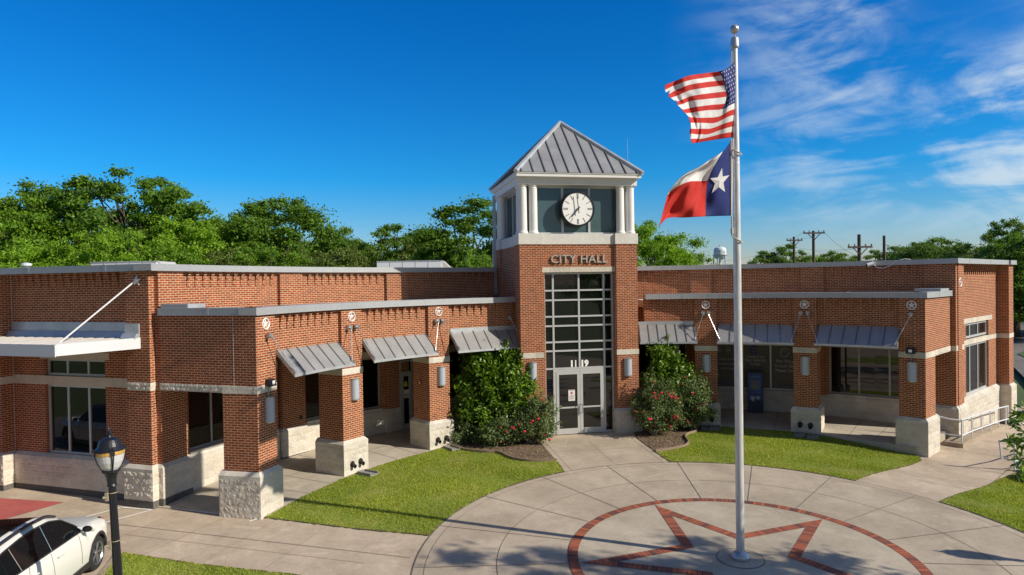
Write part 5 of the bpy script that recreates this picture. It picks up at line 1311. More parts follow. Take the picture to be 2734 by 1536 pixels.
            m_.build('rim', [MT['rim'], MT['trim']]).parent = wo
        for sg in (1, -1):
            m_ = MB(); pv_ = None   # arch trim and liner
            for k in range(0, 25):
                a = math.pi*k/24; x_ = ax+math.cos(a)*(RA+.012); z_ = .37+math.sin(a)*(RA+.012)
                if z_ < .30: continue
                w_ = wd(x_)
                q = [Vector(tow(ax+math.cos(a)*r_, sg*(w_+o_), .37+math.sin(a)*r_)) for r_, o_ in ((RA-.005, -.03), (RA+.0, .012), (RA+.055, .014), (RA+.06, -.01))]
                if pv_:
                    for i in range(3): m_.face([pv_[i], pv_[i+1], q[i+1], q[i]], None, 0, True)
                pv_ = q
            m_.build('arch_trim', MT['trim']).parent = t
            m_ = MB(); m_.lathe([(RA+.0, -.03), (RA, -.40), (0, -.40)], Vector(tow(ax, sg*.93, .37)), 24, 0, (1, 0, 0), (0, 0, 1), (0, sg, 0), 0, math.pi); m_.build('arch_liner', MT['dark']).parent = t
    m_ = MB(); m_.box(lambda s, e, z: Vector(tow(s, e, z)), -1.45, -3.3, -.93, .93, .22, .34); m_.box(lambda s, e, z: Vector(tow(s, e, z)), -.3, -4.7, -.5, .5, .2, .4); m_.build('underbody', MT['trim']).parent = t
    m_ = MB(); m_.tube(tow(-1.50, -.2, 1.16), tow(-1.42, -.72, 1.12), .012, n=5); m_.tube(tow(-1.50, .5, 1.16), tow(-1.42, -.1, 1.13), .012, n=5); m_.build('wiper', MT['trim']).parent = t
    for sg in (1, -1):
        m_ = MB(); m_.box(lambda s, e, z: Vector(tow(s, e, z)), -1.42, -3.34, sg*.945-.02, sg*.945+.02, .24, .36); m_.build('sill_trim', MT['trim']).parent = t
        m_ = MB(); m_.box(lambda s, e, z: Vector(tow(s, e, z)), -4.62, -4.90, sg*.80-.06, sg*.80+.06, .98, 1.12, top=(-4.66, -4.88, sg*.80-.06, sg*.80+.05)); m_.build('tail_light', MT['red']).parent = t
    return t
def car_at(wx, wy, heading, label):   # wx, wy: contact point of the front right wheel
    h = R_(heading); f = Vector((math.cos(h), math.sin(h), 0)); l = Vector((-f.y, f.x, 0)); S_ = 1.03
    o_ = Vector((wx, wy, 0))-f*(-.95*S_)-l*(-.90*S_)
    return make_car((o_.x, o_.y, hz(wx, wy)-.0), heading, label)
car_at(-14.72, .02, 98.3, 'white sport utility car parked at the bottom left corner beside the lamp post')
car_at(-26.0, 2.9, 172, 'white car outside the frame whose front shows mirrored in the west window')
# kerb beside the car
m_ = MB()
for a, b_ in zip([(-14.9, 1.0), (-14.72, .4), (-14.5, -.5), (-14.2, -2.2), (-13.9, -8)], [(-14.72, .4), (-14.5, -.5), (-14.2, -2.2), (-13.9, -8)]):
    a, b_ = Vector(a), Vector(b_); n = Vector((-(b_-a).y, (b_-a).x)).normalized()
    if n.x < 0: n = -n
    q = [a-n*.0, b_-n*.0, b_+n*.15, a+n*.15]; T_ = [(p.x+.05, p.y, hz(p.x, p.y)+.03) for p in q]; B_ = [(p.x+.05, p.y, hz(p.x, p.y)-.15) for p in q]
    m_.face(T_)
    for i in range(4): m_.face([B_[i], B_[(i+1) % 4], T_[(i+1) % 4], T_[i]])
o = m_.build('kerb', MT['kerb']); o['kind'] = 'structure'

# ================================================================ RAILINGS, RAMP KERB, SPLASH BLOCKS
MT['railpaint'] = plain('white_rail_paint', (.66, .68, .72), .4)
d_ = Vector((.7254, .6884, 0)); p0 = Vector((11.62, 9.85, 0))
def zr(p): return hz(p.x, p.y)
t = thing('handrail', (p0.x, p0.y, zr(p0)), 'long white pipe handrail running down the ramp beside the east wall', 'handrail')
posts = [p0+d_*k for k in (0, 1.45, 2.95, 4.45, 5.95, 7.4)]
for p in posts:
    m_ = MB(); m_.tube((p.x, p.y, zr(p)-.05), (p.x, p.y, zr(p)+.96), .027, n=10); m_.build('post', MT['railpaint'], t)
e_ = posts[-1]+d_*.45
for h_ in (.96, .38):
    m_ = MB(); pts = [Vector((10.35, 10.55, zr(Vector((10.35, 10.55, 0)))+h_+.62)), Vector((10.95, 10.15, zr(p0)+h_+.10)), Vector((11.25, 9.98, zr(p0)+h_+.02))]+[Vector((p.x, p.y, zr(p)+h_)) for p in posts+[e_]]; m_.path(pts, .027, 10); m_.build('rail', MT['railpaint'], t)
m_ = MB(); m_.tube((e_.x, e_.y, zr(e_)+.38), (e_.x, e_.y, zr(e_)+.96), .027, n=10); m_.build('end_loop', MT['railpaint'], t)
pb = Vector((9.85, 8.95, 0)); z_ = hz(pb.x, pb.y)
t = thing('handrail', (pb.x, pb.y, z_), 'short white bent pipe rail beside the east corner pillar base', 'handrail')
m_ = MB(); q = Vector((-.55, .45, 0)); m_.path([pb+Vector((0, 0, z_)), pb+Vector((0, 0, z_+.72)), pb+q*.08+Vector((0, 0, z_+.80)), pb+q+Vector((0, 0, z_+.82)), pb+q*1.02+Vector((0, 0, z_+.05)), ], .03, 10); m_.path([pb+Vector((0, 0, z_+.05)), pb+q+Vector((0, 0, z_+.06))], .03, 10); m_.build('pipe', MT['railpaint'], t)
pa = Vector((11.35, 6.84, 0)); z_ = hz(pa.x, pa.y)
t = thing('handrail', (pa.x, pa.y, z_), 'white pipe handrail at the right edge, behind the leafy branch', 'handrail')
m_ = MB(); m_.tube((pa.x, pa.y, z_-.05), (pa.x, pa.y, z_+.93), .027, n=10); m_.tube((13.4, 8.4, -.3), (13.4, 8.4, .55), .027, n=10); m_.build('post', MT['railpaint'], t)
m_ = MB(); m_.path([(12.3, 7.3, z_+.02), (11.55, 6.9, z_+.28), (11.0, 6.95, z_+.40), (10.95, 6.98, z_+.98), (11.45, 6.85, z_+.93), (12.3, 7.5, z_+.70), (13.4, 8.4, z_+.55)], .027, 10); m_.build('rail', MT['railpaint'], t)
m_ = MB()
for k in range(8):
    a, b_ = posts[0]+d_*(k*.95-.35), posts[0]+d_*((k+1)*.95-.35); nn = Vector((-.6884, .7254, 0))
    za, zb_ = zr(a), zr(b_); q = [a-nn*.12, b_-nn*.12, b_+nn*.5, a+nn*.5]; T_ = [(p.x, p.y, z+.16) for p, z in zip(q, (za, zb_, zb_, za))]; B_ = [(p.x, p.y, z-.2) for p, z in zip(q, (za, zb_, zb_, za))]
    m_.face(T_)
    for i in range(4): m_.face([B_[i], B_[(i+1) % 4], T_[(i+1) % 4], T_[i]])
o = m_.build('ramp_kerb', MT['kerb'], origin=(posts[0].x, posts[0].y, zr(posts[0]))); tag(o, 'low concrete kerb under the long handrail by the east wall', 'kerb')
MT['oldconc'] = concrete_mat('old_concrete', (.30, .29, .27), .15, .6)
def splash(x, y, ang, label, ln=.62):
    z_ = hz(x, y)+.02; d = Vector((math.cos(R_(ang)), math.sin(R_(ang)), 0)); n = Vector((-d.y, d.x, 0)); c_ = Vector((x, y, z_))
    F_ = lambda s, e, z: c_+d*s+n*e+Vector((0, 0, z))
    m_ = MB(); m_.box(F_, 0, ln, -.16, .16, 0, .035); m_.box(F_, 0, ln, -.19, -.14, 0, .09, top=(.02, ln, -.18, -.15)); m_.box(F_, 0, ln, .14, .19, 0, .09, top=(.02, ln, .15, .18)); m_.box(F_, -.02, .04, -.14, .14, 0, .08)
    o = m_.build('splash_block', MT['oldconc'], origin=(x, y, z_)); tag(o, label, 'splash block', 'concrete splash blocks under the drain spouts')
for ang_, rr_, da_, lb in ((147.0, 12.35, 0, 'pale splash block on the left lawn below the second pillar'), (129.0, 12.4, 0, 'mossy grey splash block beside the pillar left of the holly bush'),
        (78.2, 12.4, 0, 'left splash block of the pair at the edge of the right planting bed'), (76.4, 12.4, 0, 'right splash block of the pair at the edge of the right planting bed'),
        (61.5, 12.25, 0, 'left splash block of the pair below the pillar right of the kiosk'), (59.2, 12.25, 0, 'right splash block of the pair below the pillar right of the kiosk')):
    q = BC+Vector((rr_*math.cos(R_(ang_)), rr_*math.sin(R_(ang_)), 0)); splash(q.x, q.y, ang_+180+da_, lb)

# ================================================================ PLANTS
MT['bark'] = plain('bark', (.10, .075, .055), .9, 0, .3, 6); MT['bark_pale'] = plain('pale_bark', (.26, .21, .16), .9, 0, .2, 6)
def leaves(rg, centers, radii, nper, size, squash=.85, up=.25, fill=.55, aspect=.5, gauss=False):
    """rhombic leaves spread through overlapping clumps; returns (n,4,3)"""
    out_ = []
    for c, r in zip(centers, radii):
        k = int(nper*(r/np.mean(radii))**2); d = rg.normal(size=(k, 3)); d /= np.linalg.norm(d, axis=1)[:, None]
        rad = r*(fill+(1-fill)*rg.random(k)**.5)*(1+.18*np.sin(d[:, 0]*5+c[0]*3)*np.cos(d[:, 1]*4+c[1]))
        if gauss: rad = r*np.abs(rg.normal(0, .62, k))+.05; rad = np.minimum(rad, r*1.7)
        p = np.array(c)+d*rad[:, None]*np.array([1.12, 1.12, squash])
        nrm = d*.6+rg.normal(size=(k, 3))*.7+np.array([0, 0, up]); nrm /= np.linalg.norm(nrm, axis=1)[:, None]
        a = np.cross(nrm, rg.normal(size=(k, 3))); a /= np.linalg.norm(a, axis=1)[:, None]; b_ = np.cross(nrm, a)
        s_ = size*rg.uniform(.6, 1.25, k)[:, None]
        out_.append(np.stack([p-a*s_, p+b_*s_*aspect+nrm*s_*.1, p+a*s_, p-b_*s_*aspect+nrm*s_*.1], 1))
    return np.concatenate(out_)
def limb(m_, a, b_, r0, r1, rg, bend=.12, n=4):
    a, b_ = Vector(a), Vector(b_); pts = []
    for i in range(n+1):
        t = i/n; j_ = Vector(rg.normal(size=3))*bend*(b_-a).length*.3*math.sin(math.pi*t); pts.append(a.lerp(b_, t)+j_)
    for i in range(n): m_.tube(pts[i], pts[i+1], r0+(r1-r0)*i/n, r0+(r1-r0)*(i+1)/n, 7, caps=False)
def tree_proto(seed, kind):
    """a tree 10 m tall at the origin: (crown mesh, trunk mesh)"""
    rg = np.random.default_rng(seed); cs, rs = [], []
    if kind == 'round': ex, z0, z1, nb, br = 3.6, 3.0, 10, 120, (.42, .88)
    elif kind == 'tall': ex, z0, z1, nb, br = 2.9, 3.4, 10, 92, (.35, .75)
    elif kind == 'open': ex, z0, z1, nb, br = 3.6, 4.0, 10, 84, (.28, .62)
    elif kind == 'wide': ex, z0, z1, nb, br = 5.4, 2.0, 10, 130, (.5, 1.0)
    else: ex, z0, z1, nb, br = 4.6, .8, 9.8, 150, (.45, .95)
    lobes = rg.uniform(0, 2*math.pi, 4); tl = 0
    while len(cs) < nb:
        d = rg.normal(size=3); d /= np.linalg.norm(d); rr_ = rg.uniform(.35, 1)**.5
        a = math.atan2(d[1], d[0]); env = 1+.16*math.sin(3*a+lobes[0])+.14*math.sin(5*a+lobes[1]+d[2]*4)
        zc = (z0+z1)/2; hz_ = (z1-z0)/2
        p = np.array([d[0]*ex*rr_*env, d[1]*ex*rr_*env, zc+d[2]*hz_*rr_*(1+.12*math.sin(4*a+lobes[2]))])
        r = rg.uniform(*br)*(.75 if p[2] > zc+hz_*.55 else 1)
        if p[2]+r > z1+.1: p[2] = z1-r+rg.uniform(-.3, .2)
        cs.append(p); rs.append(r)
    dn = {'round': 170, 'tall': 150, 'open': 120, 'wide': 170, 'bushy': 170}[kind]
    V = leaves(rg, cs, rs, int(dn*2.9), .10, .62, .35, .3, .5, True)
    m_ = MB(); top = np.array([rg.normal()*.3, rg.normal()*.3, z0+(z1-z0)*.55]); limb(m_, (0, 0, 0), tuple(top), .30, .12, rg, .05, 6)
    for c in cs[::3]:
        t_ = rg.uniform(.3, .95); st = Vector((0, 0, 0)).lerp(Vector(top), t_); limb(m_, st, c, .10*(1.2-t_), .025, rg, .15, 4)
    return V, m_
PAL = {'bright': leaf_mat('leaves_bright', (.12, .26, .014), (.34, .52, .035), .42), 'mid': leaf_mat('leaves_mid', (.085, .20, .016), (.25, .40, .03), .4),
       'deep': leaf_mat('leaves_deep', (.065, .15, .016), (.19, .32, .03), .38), 'far': leaf_mat('leaves_far', (.08, .16, .03), (.22, .33, .06), .38), 'olive': leaf_mat('leaves_olive', (.09, .14, .025), (.21, .27, .05), .35)}
PROTO = {}
for kd, sd_ in (('round', 11), ('tall', 12), ('open', 13), ('wide', 14), ('bushy', 15), ('round', 16), ('tall', 17)):
    V, m_ = tree_proto(sd_, kd); key = kd if kd not in PROTO else kd+'2'
    co_ = np_mesh('crown', V, 4, PAL['mid']); tr_ = m_.build('trunk', MT['bark'])
    PROTO[key] = (co_.data, tr_.data); bpy.data.objects.remove(co_); bpy.data.objects.remove(tr_)
def tree(kind, pal, px, py, Y, label, wfac=1.0, rot=0, base=None, group='trees behind the city hall', nm='tree'):
    """px, py: display pixel (2576 wide) of the treetop, Y: metres north of the flagpole"""
    p = at(px/.9422, py/.9422, Y); zb_ = base if base is not None else hz(p.x, p.y)-.3; h = (p.z-zb_)/10
    t = thing(nm, (p.x, p.y, zb_), label, 'tree', group, R_(rot)); wfac *= 1.12; t.scale = (h*wfac, h*wfac, h)
    cm_, tm_ = PROTO[kind]; c_ = bpy.data.objects.new('crown', cm_); COL.objects.link(c_); c_.parent = t
    c_.material_slots[0].link = 'OBJECT'; c_.material_slots[0].material = PAL[pal]
    k_ = bpy.data.objects.new('trunk', tm_); COL.objects.link(k_); k_.parent = t; return t
TREES = [
 ('round', 'mid', 60, 485, 42, 'dark layered tree second from the left edge', .85, 0), ('round2', 'deep', 130, 458, 46, 'tall broad tree near the left edge with a double top', .95, 60),
 ('tall', 'mid', -30, 500, 38, 'tree cut by the left edge of the frame', 1.0, 90), ('bushy', 'bright', 30, 590, 31, 'low bright green tree at the far left above the canopy', .9, 0),
 ('open', 'deep', 330, 418, 44, 'tallest tree of all, open topped with bare limbs showing', .95, 30), ('tall2', 'mid', 400, 462, 46, 'right half of the tall open pair left of centre', .85, 130),
 ('bushy', 'bright', 175, 585, 32, 'bright green rounded tree below the broad double top', .75, 200), ('bushy', 'bright', 285, 555, 32, 'bright yellow green tree standing in front of the tallest tree', .75, 120),
 ('tall2', 'bright', 462, 548, 40, 'slim bright tree right of the tall open pair', .9, 10), ('bushy', 'mid', 400, 600, 34, 'low mid green tree under the tall open pair', .8, 60),
 ('round', 'mid', 530, 565, 48, 'dark green tree between the tall pair and the round topped tree', .8, 210), ('tall', 'mid', 625, 508, 50, 'left shoulder of the big round topped tree', .9, 240),
 ('round2', 'deep', 712, 488, 50, 'big round topped tree in the middle of the left tree line', 1.0, 300), ('bushy', 'olive', 570, 612, 36, 'low olive tree in front of the big round topped tree', .8, 20),
 ('bushy', 'mid', 665, 600, 36, 'low green tree right in front of the round topped tree', .75, 80), ('bushy', 'olive', 770, 612, 38, 'low olive green tree right of the round topped tree', .7, 150),
 ('round', 'deep', 850, 562, 62, 'small dark dome shaped treetop standing alone', .55, 33), ('bushy', 'olive', 880, 604, 40, 'olive scrubby tree below the dark dome shaped top', .7, 270),
 ('tall', 'mid', 925, 612, 50, 'small green tree left of the jagged dark tree', .8, 190), ('open', 'deep', 990, 560, 52, 'jagged dark tree above the long roof unit', .9, 220),
 ('round', 'deep', 1050, 590, 50, 'dark tree between the jagged tree and the bare topped tree', .8, 250), ('open', 'olive', 1082, 572, 50, 'thin tree with a bare twiggy top left of the tower', .7, 280),
 ('bushy', 'mid', 1120, 600, 40, 'low tree just left of the tower tree', .75, 310), ('tall2', 'deep', 1195, 498, 40, 'tall tree close to the left side of the clock tower', 1.05, 45),
 ('bushy', 'mid', 1190, 620, 33, 'low green shrubby tree at the foot of the tower tree', .6, 95),
 ('round', 'bright', 1630, 552, 46, 'bright tree close to the right side of the clock tower', .80, 100), ('bushy', 'mid', 1700, 610, 56, 'lower tree sloping down right of the tower tree', .75, 50),
 ('tall', 'far', 1928, 626, 105, 'small left tree of the pair beside the leftmost utility pole', .95, 0), ('tall2', 'far', 1972, 612, 105, 'small right tree of the pair beside the leftmost utility pole', .85, 80),
 ('round', 'bright', 2030, 640, 115, 'smallest bright tree left of the second utility pole', .8, 10), ('round', 'far', 2052, 640, 118, 'small tree behind the second utility pole', .8, 170),
 ('round2', 'far', 2095, 630, 118, 'small tree between the second and third utility poles', 1.0, 40), ('tall', 'far', 2150, 640, 118, 'small tree behind the third utility pole', 1.1, 140),
 ('open', 'far', 2235, 622, 100, 'thin tree just right of the rightmost bare pole', 1.0, 60), ('round', 'far', 2290, 612, 95, 'middling tree left of the long right tree line', 1.1, 100),
 ('round2', 'far', 2350, 594, 88, 'rounded tree in the right tree line above the camera', 1.1, 200), ('bushy', 'far', 2420, 600, 80, 'broad tree in the right tree line above the corner coping', .9, 20),
 ('bushy', 'olive', 2480, 612, 66, 'olive tree in front of the big dark right tree', .7, 300), ('tall2', 'far', 2530, 546, 75, 'slender tree rising above the far right trees', .62, 130),
 ('round2', 'deep', 2555, 585, 62, 'big dark tree at the right edge of the frame', 1.0, 30), ('bushy', 'deep', 2620, 570, 58, 'tree cut by the right edge behind the road', 1.0, 90)]
for kd, pl, x_, y_, Y_t, lb, wf, ro_ in TREES: tree(kd, pl, x_, y_, Y_t, lb, wf, ro_)
# far wood closing the horizon
rg = np.random.default_rng(9); cs = []; rs = []
for k in range(260):
    a = R_(rg.uniform(38, 142)); r = rg.uniform(150, 190) if True else 0; cs.append((r*math.cos(a), r*math.sin(a), rg.uniform(1, 6.2))); rs.append(rg.uniform(3, 4.5))
o = np_mesh('distant_wood', leaves(rg, cs, rs, 260, .8, .7, .3, .5), 4, PAL['far']); o['kind'] = 'stuff'
rg = np.random.default_rng(19); cs = []; rs = []
for k in range(150):
    a = R_(rg.uniform(108, 150)); r = rg.uniform(52, 66); cs.append((r*math.cos(a), r*math.sin(a), rg.uniform(1, 6.8))); rs.append(rg.uniform(1.6, 2.6))
o = np_mesh('undergrowth_behind_roof', leaves(rg, cs, rs, 420, .30, .8, .3, .5), 4, PAL['mid']); o['kind'] = 'stuff'
# trees outside the frame that throw the dappled shade on the plaza
for (x_, y_, h_, kd, wf_, lb) in ((10.8, -7.2, 11.6, 'open', .85, 'tall open shade tree outside the frame right of the plaza'),):
    t = thing('tree', (x_, y_, -.4), lb, 'tree', 'shade trees outside the frame'); t.scale = (h_/10*wf_,)*2+(h_/10,)
    for nm_, dm in zip(('crown', 'trunk'), PROTO[kd]):
        c_ = bpy.data.objects.new(nm_, dm); COL.objects.link(c_); c_.parent = t
# holly and roses by the entrance
MT['holly'] = leaf_mat('holly_leaves', (.03, .085, .008), (.22, .36, .02), .25, .38, .4); MT['rose'] = leaf_mat('rose_leaves', (.075, .12, .045), (.26, .33, .14), .30, .5); MT['petal'] = plain('rose_petals', (.80, .012, .07), .6)
def shrub(nm, loc, env, nb, br, lsize, dens, mat, label, cat, seed, flowers=0, stems=5, group=None, faces=None):
    """env: list of (cx, cy, cz, rx, ry, rz) ellipsoids relative to the base"""
    rg = np.random.default_rng(seed); t = thing(nm, loc, label, cat, group); cs, rs = [], []
    vol = np.array([e[3]*e[4]*e[5] for e in env]); vol = vol/vol.sum()
    for _ in range(nb):
        e = env[rg.choice(len(env), p=vol)]; d = rg.normal(size=3); d /= np.linalg.norm(d); rr_ = rg.uniform(.25, 1)**.4
        cs.append((loc[0]+e[0]+d[0]*e[3]*rr_, loc[1]+e[1]+d[1]*e[4]*rr_, max(loc[2]+.15, loc[2]+e[2]+d[2]*e[5]*rr_))); rs.append(rg.uniform(*br))
    V = leaves(rg, cs, rs, dens, lsize, .9, .3, .3, .45, True)
    # sprigs poking out of the outline
    tips = []
    for _ in range(nb//2):
        c = cs[rg.integers(len(cs))]; d = np.array(c)-np.array([loc[0]+env[0][0], loc[1]+env[0][1], loc[2]+env[0][2]*.6]); d /= np.linalg.norm(d)+1e-6; d[2] += .5; ln = rg.uniform(.12, .38)
        for q in np.linspace(.3, 1, 6): tips.append(np.array(c)+d*(ln*q+.1)+rg.normal(size=3)*.02)
    V = np.concatenate([V, leaves(rg, tips, [.07]*len(tips), 7, lsize, 1, .5, .2, .42)])
    np_mesh('foliage', V, 4, mat, t)
    m_ = MB()
    for k in range(stems*3):
        c = cs[rg.integers(len(cs))]; b_ = (loc[0]+rg.normal()*.10, loc[1]+rg.normal()*.10, loc[2]-.05); limb(m_, b_, c, .028, .008, rg, .12, 4)
    m_.build('stems', MT['bark_pale'], t)
    if flowers:
        m_ = MB(); view = np.array([CAM.x, CAM.y, CAM.z]); k = 0
        while k < flowers:
            i = rg.integers(len(cs)); c = np.array(cs[i]); d = (view-c); d /= np.linalg.norm(d); d = d+rg.normal(size=3)*.55; d /= np.linalg.norm(d); p = c+d*(rs[i]*1.02)
            for q in range(rg.integers(1, 4)):
                pp = p+rg.normal(size=3)*.045; r_ = rg.uniform(.028, .052); m_.lathe([(0, -r_*.8), (r_, -r_*.2), (r_*1.1, r_*.4), (r_*.6, r_*.8), (0, r_*.6)], tuple(pp), 7, 0, smooth=False)
            k += 1
        m_.build('blossoms', MT['petal'], t)
    return t
shrub('holly_bush', (-6.0, 10.95, .30), [(0, 0, 2.15, 1.42, 1.0, 1.45), (-.35, 0, 2.9, .75, .6, .75), (.75, -.1, 1.6, .85, .8, 1.2), (-.25, -.35, 1.1, 1.25, .8, .8)], 150, (.20, .38), .082, 230, MT['holly'], 'big round glossy green holly bush left of the entrance', 'bush', 31)
shrub('rose_bush', (-4.55, 10.15, .30), [(0, 0, .75, .65, .55, .75), (.45, -.1, .95, .55, .45, .75), (-.35, .1, .55, .5, .45, .5)], 64, (.16, .28), .048, 230, MT['rose'], 'red flowering rose bush leaning against the left entrance door', 'rose bush', 32, 13, group='rose bushes by the entrance')
shrub('rose_bush', (-5.75, 9.95, .29), [(0, 0, .42, .75, .45, .40), (.25, 0, .6, .5, .4, .5)], 40, (.16, .27), .048, 220, MT['rose'], 'low rose bush in front of the round holly bush', 'rose bush', 33, 5, group='rose bushes by the entrance')
shrub('rose_bush', (-7.15, 10.3, .30), [(0, 0, .5, .45, .35, .5)], 24, (.14, .24), .048, 200, MT['rose'], 'small flowerless rose bush at the left foot of the holly', 'rose bush', 34, 0, group='rose bushes by the entrance')
shrub('holly_bush', (1.0, 12.1, .36), [(0, 0, 1.7, .85, .6, 1.15), (-.05, 0, 3.0, .38, .32, .65), (.45, 0, 2.3, .62, .5, .65)], 84, (.16, .30), .080, 200, MT['holly'], 'upright pointed holly bush right of the entrance', 'bush', 35)
shrub('rose_bush', (.42, 11.05, .34), [(0, 0, 1.0, .95, .65, .85), (.15, .1, 1.6, .6, .5, .6), (-.5, 0, .9, .5, .4, .6)], 82, (.17, .30), .048, 230, MT['rose'], 'widest rose bush with many red flowers right of the entrance', 'rose bush', 36, 46, group='rose bushes by the entrance')
shrub('rose_bush', (2.0, 11.7, .36), [(0, 0, 1.3, .62, .5, 1.0), (.3, -.1, 1.0, .55, .45, .6)], 56, (.17, .28), .048, 220, MT['rose'], 'tall loose rose bush in front of the pillar right of the entrance', 'rose bush', 37, 16, group='rose bushes by the entrance')
MT['chips'] = leaf_mat('bark_chips', (.09, .055, .035), (.42, .30, .20), .05, .8)
for p_ in (bedL, bedR):
    xs = [q[0] for q in p_]; ys = [q[1] for q in p_]; px = rng.uniform(min(xs), max(xs), 5200); py = rng.uniform(min(ys), max(ys), 5200); ok = pip(px, py, p_); px, py = px[ok], py[ok]
    o = np_mesh('bark_mulch', leaves(rng, np.stack([px, py, hzv(px, py)+.045], 1).tolist(), [.02]*len(px), 1, .030, .4, 1.5, .5, .45), 4, MT['chips']); o['kind'] = 'stuff'
# leafy branch reaching in from the right
rg = np.random.default_rng(41); MX, MY = 1.95, -8.3; t = thing('magnolia_tree', (MX, MY, -.3), 'broad leaved young tree whose branch reaches in at the right edge', 'tree')
m_ = MB(); limb(m_, (MX, MY, -.3), (MX-.05, MY, 5.2), .08, .02, rg, .05, 6); cs = []
for k in range(30):
    a = rg.uniform(0, 6.28); z_ = rg.uniform(1.5, 5.1); q = (MX+math.cos(a)*(1.25-.18*z_)*rg.uniform(.5, 1), MY+math.sin(a)*(1.25-.18*z_)*rg.uniform(.5, 1), z_); cs.append(q); limb(m_, (MX, MY, z_-.4), q, .016, .005, rg, .1, 3)
for u_, v_ in ((2722, 1150), (2714, 1192), (2730, 1118), (2724, 1228), (2736, 1262), (2738, 1180), (2742, 1100)): q = at(u_, v_, MY+.1); cs.append(tuple(q)); limb(m_, (MX-.1, MY, q.z-.3), tuple(q), .012, .004, rg, .08, 4)
m_.build('trunk', MT['bark'], t); np_mesh('crown', leaves(rg, cs, [.13]*len(cs), 26, .058, .9, .4, .3, .34), 4, MT['holly'], t)
m_ = MB(); m_.lathe([(0, -.25), (.5, -.2), (.62, .02), (.52, .24), (.3, .36), (0, .40)], (11.25, 5.72, hz(11, 5.8)), 14); MT['rock'] = stone_mat('boulder', (.12, .095, .075), 1, 9, 9); o = m_.build('boulder', MT['rock'], origin=(11.25, 5.72, hz(11, 5.8))); tag(o, 'dark rounded boulder at the end of the right handrail', 'boulder')

# ================================================================ ROOF UNITS, POLES, TOWER, ROAD SIDE THINGS
def roof_unit(u0, u1, v, Y, label, col='roofing', dz=.9, fan=False):
    a, b_ = at(u0/.9422, v/.9422, Y), at(u1/.9422, v/.9422, Y); F_ = lambda s, e, z: Vector((a.x+s, Y-e, z)); L_ = (b_-a).length; zt_ = a.z
    t = thing('roof_unit', (a.x+L_/2, Y, zt_-dz), label, 'air handler', 'white units on the roof')
    m_ = MB(); m_.box(F_, 0, L_*.78, -1.6, 0, zt_-dz, zt_); m_.build('casing', MT['canopy_white'], t)
    m_ = MB(); m_.box(F_, L_*.78, L_, -1.5, -.1, zt_-dz, zt_, top=(L_*.78, L_*.80, -1.5, -.1)); m_.build('hood', MT['canopy_roof'], t)
    m_ = MB(); m_.box(F_, -.03, L_*.79, -1.63, .03, zt_, zt_+.03)
    for k in range(1, 5): m_.box(F_, L_*.155*k, L_*.155*k+.03, 0, .012, zt_-dz, zt_-.02)
    m_.build('lid', MT['flash'], t)
roof_unit(228, 440, 661, 14.5, 'long white roof unit behind the coping above the west end'); roof_unit(948, 1155, 659, 22, 'white roof unit behind the coping left of the tower')
q = at(66/.9422, 669/.9422, 13); m_ = MB(); m_.lathe([(.12, -1), (.12, .0), (.20, .0), (.20, .10), (0, .14)], tuple(q), 14); o = m_.build('roof_vent', MT['canopy_white'], origin=tuple(q)); tag(o, 'small white mushroom vent poking above the coping at far left', 'vent')
MT['wood'] = plain('weathered_pole', (.10, .075, .06), .9, 0, .25, 4)
def upole(px, py, Y, label, arm=None, armw=0, brace=False, extra=None):
    p = at(px/.9422, py/.9422, Y); t = thing('utility_pole', (p.x, p.y, -.5), label, 'utility pole', 'wooden utility poles beyond the roof')
    m_ = MB(); m_.tube((p.x, p.y, -.5), (p.x, p.y, p.z), .20, .15, 8); m_.build('pole', MT['wood'], t)
    if arm is not None:
        z_ = p.z-arm; m_ = MB(); F_ = lambda s, e, z: Vector((p.x+s, p.y-e, z)); m_.box(F_, -armw, armw, .12, .25, z_-.08, z_+.08)
        if brace: m_.tube((p.x-armw*.6, p.y-.2, z_-.05), (p.x, p.y-.2, z_-.75), .045); m_.tube((p.x+armw*.6, p.y-.2, z_-.05), (p.x, p.y-.2, z_-.75), .045)
        m_.build('crossarm', MT['wood'], t)
        m_ = MB()
        for s_ in (-armw*.93, -armw*.45, armw*.45, armw*.93): m_.lathe([(.04, .08), (.09, .14), (.05, .2), (.07, .26), (0, .3)], (p.x+s_, p.y-.18, z_), 8)
        m_.build('insulators', MT['oldconc'], t)
    return p
q1 = upole(1997, 596, 70, 'leftmost utility pole with a single crossarm', .45, 1.0, True); q2 = upole(2046, 581, 58, 'tallest utility pole with a braced crossarm', .25, 1.15, True)
q3 = upole(2161, 590, 46, 'utility pole with a wide low crossarm and braces', 1.15, 1.1, True); q4 = upole(2224, 593, 60, 'plain utility pole without a crossarm, rightmost')
def wire(a, b_, sag, mb, r=.012):
    a, b_ = Vector(a), Vector(b_); pts = [a.lerp(b_, t)-Vector((0, 0, 4*sag*t*(1-t))) for t in [i/10 for i in range(11)]]; mb.path(pts, r, 4)
m_ = MB()
wire((q1.x-.9, q1.y, q1.z-.2), (q2.x-1.0, q2.y, q2.z), .3, m_); wire((q1.x+.9, q1.y, q1.z-.2), (q2.x+1.0, q2.y, q2.z), .3, m_); wire((q2.x, q2.y, q2.z-2.2), (q3.x, q3.y, q3.z-1.2), .2, m_)
wire((q3.x+1, q3.y, q3.z-1.2), (q4.x, q4.y, q4.z-1.9), .3, m_); wire((q1.x, q1.y, q1.z-1.5), (-2, 95, q1.z-3.6), 1.2, m_); wire((q1.x, q1.y, q1.z-1.3), (q3.x, q3.y, q3.z-1.2), .3, m_); wire((q4.x, q4.y, q4.z-2), (70, 50, q4.z-1), .6, m_)
wire((q2.x+1, q2.y, q2.z), (q3.x+1.0, q3.y, q3.z-2.4), .5, m_)
